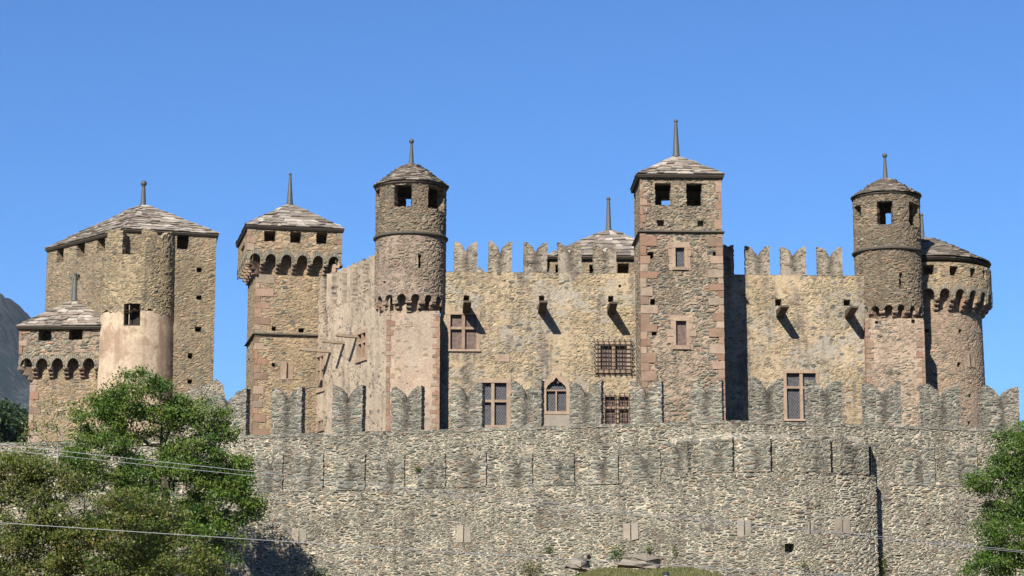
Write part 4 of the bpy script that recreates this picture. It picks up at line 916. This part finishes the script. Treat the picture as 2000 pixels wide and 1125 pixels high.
def leaf_mesh(name, C, size, mat, parent, aspect=.5, up=.5, rbase=None):
    """C (n,3) leaf centres -> rhombic leaves"""
    n = len(C); d = rng.normal(size=(n, 3)); d[:, 2] -= .25; d /= np.linalg.norm(d, axis=1)[:, None]
    nn = rng.normal(size=(n, 3)) + np.array([-.35, -.6, up+.5]); s_ = np.cross(d, nn); s_ /= (np.linalg.norm(s_, axis=1)[:, None] + 1e-9)
    L = size*rng.uniform(.6, 1.3, n)[:, None]; W = L*aspect; V = np.stack([C - d*L/2, C + s_*W/2 + d*L*.05, C + d*L/2, C - s_*W/2 + d*L*.05], 1).reshape(-1, 3) - np.array(parent['_org'])
    me = bpy.data.meshes.new(name); me.vertices.add(4*n); me.vertices.foreach_set('co', V.ravel()); me.loops.add(4*n); me.loops.foreach_set('vertex_index', np.arange(4*n)); me.polygons.add(n)
    me.polygons.foreach_set('loop_start', np.arange(n)*4); me.polygons.foreach_set('loop_total', np.full(n, 4)); me.update(calc_edges=True)
    a = me.attributes.new('rnd', 'FLOAT', 'FACE'); r = rng.random(n) if rbase is None else np.clip(rbase + rng.normal(0, .17, n), 0, 1); a.data.foreach_set('value', r.astype(np.float32))
    me.materials.append(mat); o = bpy.data.objects.new(name, me); SC.collection.objects.link(o); o.parent = parent; return o
def tree(label, base, lobes, nclu, per, csize, lsize, lmat, bark, tr=.22, name='tree', group=None, trunk_to=None, thin=1.0, cat='tree', twig=.012, aspect=.5):
    """lobes: (centre, radii) ellipsoids whose outer parts carry leaf clusters joined to the trunk by branches"""
    T = thing(name, label, cat, base, group); base = np.array(base, float); vol = np.array([l[1][0]*l[1][1]*l[1][2] for l in lobes]); pr = vol**.75; pr /= pr.sum(); C = []
    while len(C) < nclu:
        i = rng.choice(len(lobes), p=pr); c, r = lobes[i]; q = rng.normal(size=3); q /= np.linalg.norm(q); q *= rng.uniform(.35, 1.0)**.6; p = np.array(c) + q*np.array(r)
        g = sin(p[0]*1.7+.3) * sin(p[2]*2.1+1) * cos(p[1]*1.4)
        if g < -.38 and random.random() < .8: continue
        if C and min(np.sum((np.array(C[-60:]) - p)**2, axis=1)) < (csize*.45)**2: continue
        C.append(p)
    C = np.array(C); top = np.array(trunk_to) if trunk_to is not None else np.array([np.mean(C[:, 0]), np.mean(C[:, 1]), np.mean(C[:, 2])])
    nodes = [base + (top-base)*t + np.array([.12*sin(5*t), .1*cos(4*t), 0])*t for t in np.linspace(0, 1, 9)]; par = [-1] + list(range(8))
    order = np.argsort(np.linalg.norm(C - top, axis=1)); leafn = []
    for i in order:
        P = np.array(nodes); dd = np.linalg.norm(P - C[i], axis=1) + .35*np.abs(np.linalg.norm(P - base, axis=1) + 0) * .12 + (P[:, 2] > C[i][2])*.8
        dd[:3] += 50; j = int(np.argmin(dd)); a = P[j]; b = C[i]; k = max(1, int(np.linalg.norm(b-a)/.5)); prev = j
        for m in range(1, k+1):
            t = m/k; q = a + (b-a)*t; q = q + np.array([0, 0, -.12*sin(pi*t)]) + rng.normal(0, .05, 3)*(m < k); nodes.append(q); par.append(prev); prev = len(nodes)-1
        leafn.append(prev)
    w_ = np.zeros(len(nodes)); w_[leafn] = 1
    for i in range(len(nodes)-1, 0, -1): w_[par[i]] += w_[i]
    R = np.maximum(tr*np.sqrt(w_/w_[0]), twig)*thin; mb = MB(); mt = MB(); P = np.array(nodes)
    for i in range(1, len(nodes)): tube(mt if i < 9 else mb, [P[par[i]], P[i]], [R[par[i]] if (i < 9 or R[par[i]] < R[i]*1.6) else R[i]*1.2, R[i]], n=6 if R[i] > .04 else 4, rnd=.4)
    t_ = mt.build('trunk', bark, T); mb.build('branches', bark, T)
    cc = []; rb = []
    for c in C:
        k = int(per*rng.uniform(.5, 1.4)); sq = np.array([1, 1, .62])*csize*rng.uniform(.7, 1.2); q = rng.normal(size=(k, 3))*.42*sq; cc.append(c + q); rb.append(np.full(k, rng.random()*.75 + .1))
    leaf_mesh('crown', np.concatenate(cc), lsize, lmat, T, rbase=np.concatenate(rb), aspect=aspect); return T
def L(px, py, Y, rx, ry, rz): return (at(px, py, Y), (rx, ry, rz))
# big ash in front of the wall
Yt_ = 105.0; bx = at(330, 1125, Yt_)[0]; bz = float(hgt(np.array(bx), np.array(Yt_)))
tree('large leafy green ash tree in front of the left end of the outer wall', (bx, Yt_, bz), [L(275, 790, Yt_, 2.2, 2.2, 1.7), L(190, 810, Yt_+.4, 1.3, 1.6, 1.3), L(385, 810, Yt_, 1.6, 1.8, 1.0), L(200, 900, Yt_-.5, 2.0, 2.3, 1.7), L(405, 890, Yt_, 2.2, 2.0, 1.4), L(310, 960, Yt_-1, 2.6, 2.5, 2.2), L(440, 985, Yt_, 1.9, 1.9, 1.3), L(350, 1060, Yt_-1, 2.8, 2.4, 2.0), L(240, 1060, Yt_-1, 2.0, 2.2, 2.0), L(455, 935, Yt_, 1.1, 1.3, .8)], 600, 165, .64, .15, M_leaf, M_bark, tr=.26, trunk_to=at(320, 830, Yt_))
# olive, sparser tree nearer to the camera
Yo = 84.0; bx = at(110, 1150, Yo)[0]; bz = float(hgt(np.array(bx), np.array(Yo)))
tree('thin olive brown tree with sparse leaves at the lower left edge', (bx, Yo, bz), [L(40, 1000, Yo, 1.6, 1.5, 1.6), L(130, 990, Yo, 1.5, 1.5, 1.3), L(230, 1010, Yo-.5, 1.5, 1.5, 1.2), L(60, 1090, Yo-.5, 2.0, 1.6, 1.2), L(200, 1090, Yo, 2.2, 1.6, 1.2), L(320, 1080, Yo, 1.6, 1.4, 1.0), L(400, 1110, Yo, 1.2, 1.2, .5), L(20, 930, Yo, .9, .9, .7), L(330, 1000, Yo, .8, .8, .5), L(15, 940, Yo+.5, 1.3, 1.2, 1.2), L(60, 915, Yo+.8, 1.0, 1.2, .7), L(90, 920, Yo+.5, .9, 1, .6), L(0, 1070, Yo, 1.6, 1.4, 1.2), L(130, 1070, Yo-.6, 1.8, 1.2, 1.1)], 700, 85, .52, .12, M_leafy, M_bark, tr=.15, trunk_to=at(140, 1010, Yo), twig=.018)
# pale-stemmed slender tree before the corbelled tower
Yp = 96.0; bx = at(78, 1120, Yp)[0]; bz = float(hgt(np.array(bx), np.array(Yp)))
tree('slender pale stemmed sapling with few leaves before the leftmost tower', (bx, Yp, bz), [L(85, 850, Yp, 1.1, .9, .8), L(60, 900, Yp, 1.1, .9, .6), L(120, 800, Yp, .8, .7, .9), L(50, 850, Yp, .5, .6, .6)], 60, 26, .42, .12, M_leafy, M_birch, tr=.04, trunk_to=at(124, 850, Yp), twig=.010)
# tree at the right edge
Yr_ = 99.0; bx = at(2010, 1125, Yr_)[0]; bz = float(hgt(np.array(bx), np.array(Yr_)))
tree('bright green leafy tree at the right edge before the outer wall', (bx, Yr_, bz), [L(1990, 880, Yr_, 1.3, 1.6, 1.3), L(1975, 960, Yr_, 1.8, 1.8, 1.4), L(2050, 930, Yr_, 2.2, 2.0, 1.8), L(1985, 1050, Yr_, 2.0, 1.9, 1.3), L(1930, 1105, Yr_, 1.3, 1.3, .6), L(2060, 1040, Yr_, 2.2, 2.0, 2.0), L(1915, 945, Yr_, .6, .8, .35)], 420, 120, .58, .14, M_leafr, M_bark, tr=.2, trunk_to=at(2005, 960, Yr_))
# dark trees beyond, lower left
for i, (px, py, Y, s_, lb) in enumerate([(18, 822, 185, 2.6, 'round topped dark tree far behind the leftmost tower'), (-30, 840, 180, 3.0, 'dark tree far off at the very left edge'), (48, 850, 190, 2.4, 'small dark tree far off beside the leftmost tower base')]):
    x, y, z = at(px, py, Y); tree(lb, (x, y, z-9), [((x, y, z), (s_*.8, s_, s_*.8)), ((x-.6, y, z-s_), (s_*1.2, s_, s_*.9)), ((x+.5, y, z-s_*2), (s_*1.3, s_, s_*1.1))], 110, 110, 1.0, .38, M_leafd, M_bark, tr=.3, name='tree', group='dark trees far behind the castle', trunk_to=(x, y, z-1), twig=.03)
# mountain
def mh(X, Y):
    r_ = np.interp(X, [-2500, -900, -640, -581, -566, -552, -535, -511, -436, -380, -300, 0], [545, 530, 470, 449, 441, 420, 392, 356, 300, 260, 210, 60])
    b = np.exp(-((Y - 2500)/700.)**2); z = r_*b; s_ = np.zeros_like(X, dtype=float)
    for k, (f, a) in enumerate([(.004, 18), (.011, 10), (.028, 6), (.07, 3.0), (.16, 1.6)]): s_ = s_ + a*np.sin(X*f + 2*np.sin(Y*f*.8 + k))*np.cos(Y*f*1.1 + 1.7*np.sin(X*f*.9 + k*2))
    return z + s_*b*.8 - 22
N = NT('haze_blue_woods'); tc = N.n('ShaderNodeTexCoord').outputs['Object']
nz = N.noise(N.vscale(tc, (1, .6, 1)), .012, 8.0, .7); nf = N.noise(tc, .09, 6.0, .8)
c = N.mix(N.step(nz, .50, .55), (.014, .045, .055), (.085, .095, .10)); c = N.mix(N.step(nf, .44, .54), c, (.008, .030, .034)); N.link(c, N.b.inputs['Base Color']); N.b.inputs['Roughness'].default_value = 1  # distance haze painted in: forest and rock tones shifted to blue
b = N.n('ShaderNodeBump', {'Height': nf, 'Distance': 12., 'Strength': 1.}); N.link(b.outputs[0], N.b.inputs['Normal'])
mx = np.unique(np.concatenate([np.linspace(-2500, -750, 40), np.linspace(-750, -380, 150), np.linspace(-380, 0, 20)])); grid('mountain', mx, np.linspace(1200, 3600, 260), mh, N.m)

mb_ = lambda X, Y: 430*np.exp(-((Y + 1500)/520.)**2)*(1 + .12*np.sin(X*.004) + .07*np.sin(X*.013 + 1)) + 12*np.sin(X*.03 + Y*.02) - 20
grid('unseen_ridge', np.linspace(-3000, 3000, 90), np.linspace(-3000, -250, 50), mb_, N.m)  # unseen ridge behind the camera, added to block low sky light
# grass tufts on the mound
n = 9000; X = rng.uniform(1.5, 12.2, n); Y = rng.uniform(96, 105.4, n); Z = hgt(X, Y)
C_ = np.stack([X, Y, Z], 1); V = []; 
h_ = rng.uniform(.05, .16, n); dx = rng.normal(0, .05, n); dy = rng.normal(0, .04, n); wv = rng.uniform(.012, .03, n)
V = np.stack([C_ + np.stack([-wv, 0*wv, 0*wv-.01], 1), C_ + np.stack([wv, 0*wv, 0*wv-.01], 1), C_ + np.stack([dx, dy, h_], 1)], 1).reshape(-1, 3)
gm = MB(); gm.add(V, (np.arange(3*n).reshape(-1, 3)).tolist()); o = gm.build('grass', leafmat('grass_blades', [(.05, .08, .018), (.11, .115, .035), (.19, .16, .07)]), None, loc=(0, 0, 0)); o['kind'] = 'stuff'
me = o.data; me.attributes['rnd'].data.foreach_set('value', rng.random(len(me.polygons)).astype(np.float32))
# rocks at the wall foot
def rock(label, px0, px1, py0, py1, Y, tilt):
    x0, _, z1 = at(px0, py0, Y); x1, _, z0 = at(px1, py1, Y); cx, cz = (x0+x1)/2, (z0+z1)/2; mb = MB(); hw = (x1-x0)/2; hh = (z1-z0)/2*1.25; V = []; F = []
    for lay in range(3):        # tilted split slabs
        z = -hh + lay*hh*.62 + random.uniform(-.08, .08)*hh; s_ = random.uniform(.72, 1.0) - .1*lay; n = 9; ring = []
        for zz in (z, z + hh*random.uniform(.5, .75)):
            for k in range(n):
                a = 2*pi*k/n; r = 1 + random.uniform(-.32, .14); ring.append((hw*s_*r*cos(a) + lay*hw*.07, .75*s_*r*sin(a), zz + random.uniform(-.12, .12)*hh*2))
        f = [tuple(range(n))[::-1], tuple(range(n, 2*n))] + [(k, (k+1) % n, n+(k+1) % n, n+k) for k in range(n)]
        V = np.array(ring); c, s2 = cos(tilt), sin(tilt); V = np.stack([V[:, 0]*c - V[:, 2]*s2*.5 + cx, V[:, 1] + Y, V[:, 0]*s2 + V[:, 2]*c + cz], 1); mb.add(V, f, random.random())
    o = mb.build('rock', M_rock, None, loc=(cx, Y, cz - hh)); tag(o, label, 'rock')
rock('large split grey brown boulder on the grass below the arrow loop', 1200, 1296, 1083, 1108, 104.5, -.12)
rock('dark flat rock ledge to the left of the large boulder', 1098, 1160, 1086, 1112, 104.6, -.25)
rock('small grey rock at the left end of the grass mound', 1128, 1156, 1081, 1093, 104.8, -.1)
def weed(label, px, py, face, w_, h_, n, mat=None, cat='weed'):
    u, v = face.uv(px, py); P = face(u, v, -.22); T = thing('wall_plant', label, cat, tuple(float(x) for x in P)); mb = MB()
    for k in range(7): a = rng.normal(0, .5); tube(mb, [P + [0, .15, 0], P + [a*w_*.4, -.1, h_*random.uniform(.4, .9)]], [.008, .004], n=3)
    mb.build('stems', M_bark, T); q = rng.normal(size=(n, 3))*[w_*.4, .09, h_*.36] + P + [0, -.05, h_*.45]; leaf_mesh('leaves', q, .085, mat or M_leafr, T)
weed('green ferny plant hanging on the wall above the big boulder', 1205, 1088, OW, .45, .5, 260)
weed('small green weed on the wall to the left above the dark rock ledge', 1074, 1078, OW, .28, .35, 110)
weed('tiny green tuft on the wall right of the pale arrow loop', 1268, 1078, OW, .22, .35, 90)
weed('small weed on the wall above the right end of the grass', 1322, 1080, BC, .2, .3, 60)
weed('yellow green bush at the wall foot left of the grass mound', 1040, 1125, OW, .9, .7, 420, M_leafy)
weed('low green shrub at the wall foot right of the tree shadow', 620, 1128, OW, 1.2, .5, 420, M_leafr)
weed('brown dry plant growing between two blocked merlons', 818, 922, OW, .3, .3, 110, M_leafy)
weed('rusty green bush at the foot of the bastion right edge', 1722, 1122, OE, .5, 1.0, 360, M_leafy)
weed('flat moss tuft on the bastion under the square hole', 1570, 1108, BC, .5, .25, 120, M_leafy)
# white post with a black cap
px_ = at(1301, 1117, 97.0); P_ = thing('post', 'white post with black cap poking up at the grass mound', 'post', (px_[0], 97.0, float(hgt(np.array(px_[0]), np.array(97.)))))
m = MB(); zb_ = P_['_org'][2]; lathe(m, px_, [(.12, zb_ - .3), (.12, px_[2]-.16)], n=16); m.build('shaft', simple('white_paint', (.75, .75, .72)), P_, smooth=False)
m = MB(); lathe(m, px_, [(.145, px_[2]-.16), (.145, px_[2]-.02), (.11, px_[2])], n=16); m.build('cap', simple('black_cap', (.02, .02, .02), .5), P_)
# overhead lines
M_wire = simple('aluminium_wire', (.22, .23, .25), .5, .4)
for lb, p0, p1, r in [('upper overhead wire of the close pair crossing before the castle', (0, 868), (2000, 1076), .006), ('lower overhead wire of the close pair crossing before the castle', (0, 878), (2000, 1079), .005), ('lowest overhead wire crossing near the bottom edge', (0, 1021), (1700, 1127), .007)]:
    Yw = 42.0; A_ = np.array(at(*p0, Yw)); B_ = np.array(at(*p1, Yw)); d_ = B_ - A_; pts = []
    for t in np.linspace(-2.2, 3.2, 90):
        p = A_ + d_*t; p[2] += .10*(t*(t-1))*abs(d_[0])/20*1.0 if 0 <= t <= 1 else .02*(t*(t-1)); pts.append(p)
    mb = MB(); tube(mb, pts, r, n=6); o = mb.build('overhead_wire', M_wire, None, loc=tuple(pts[0]), smooth=True); tag(o, lb, 'wire')
# air: a closed box of thin even haze round everything
mb = MB(); V = [(x, y, z) for z in (-30, 620) for x, y in ((-3300, -3300), (3300, -3300), (3300, 6200), (-3300, 6200))]
mb.add(V, [(3, 2, 1, 0), (4, 5, 6, 7), (0, 1, 5, 4), (1, 2, 6, 5), (2, 3, 7, 6), (3, 0, 4, 7)])
hm_ = bpy.data.materials.new('haze'); hm_.use_nodes = True; t_ = hm_.node_tree; t_.nodes.clear(); ho = t_.nodes.new('ShaderNodeOutputMaterial'); pv = t_.nodes.new('ShaderNodeVolumePrincipled')
pv.inputs['Density'].default_value = .00003; pv.inputs['Color'].default_value = (.75, .86, 1, 1); pv.inputs['Anisotropy'].default_value = 0; t_.links.new(pv.outputs[0], ho.inputs['Volume'])
o = mb.build('haze', hm_, None, loc=(0, 0, 0)); o['kind'] = 'stuff'
for o in SC.objects:
    if '_org' in o: del o['_org']
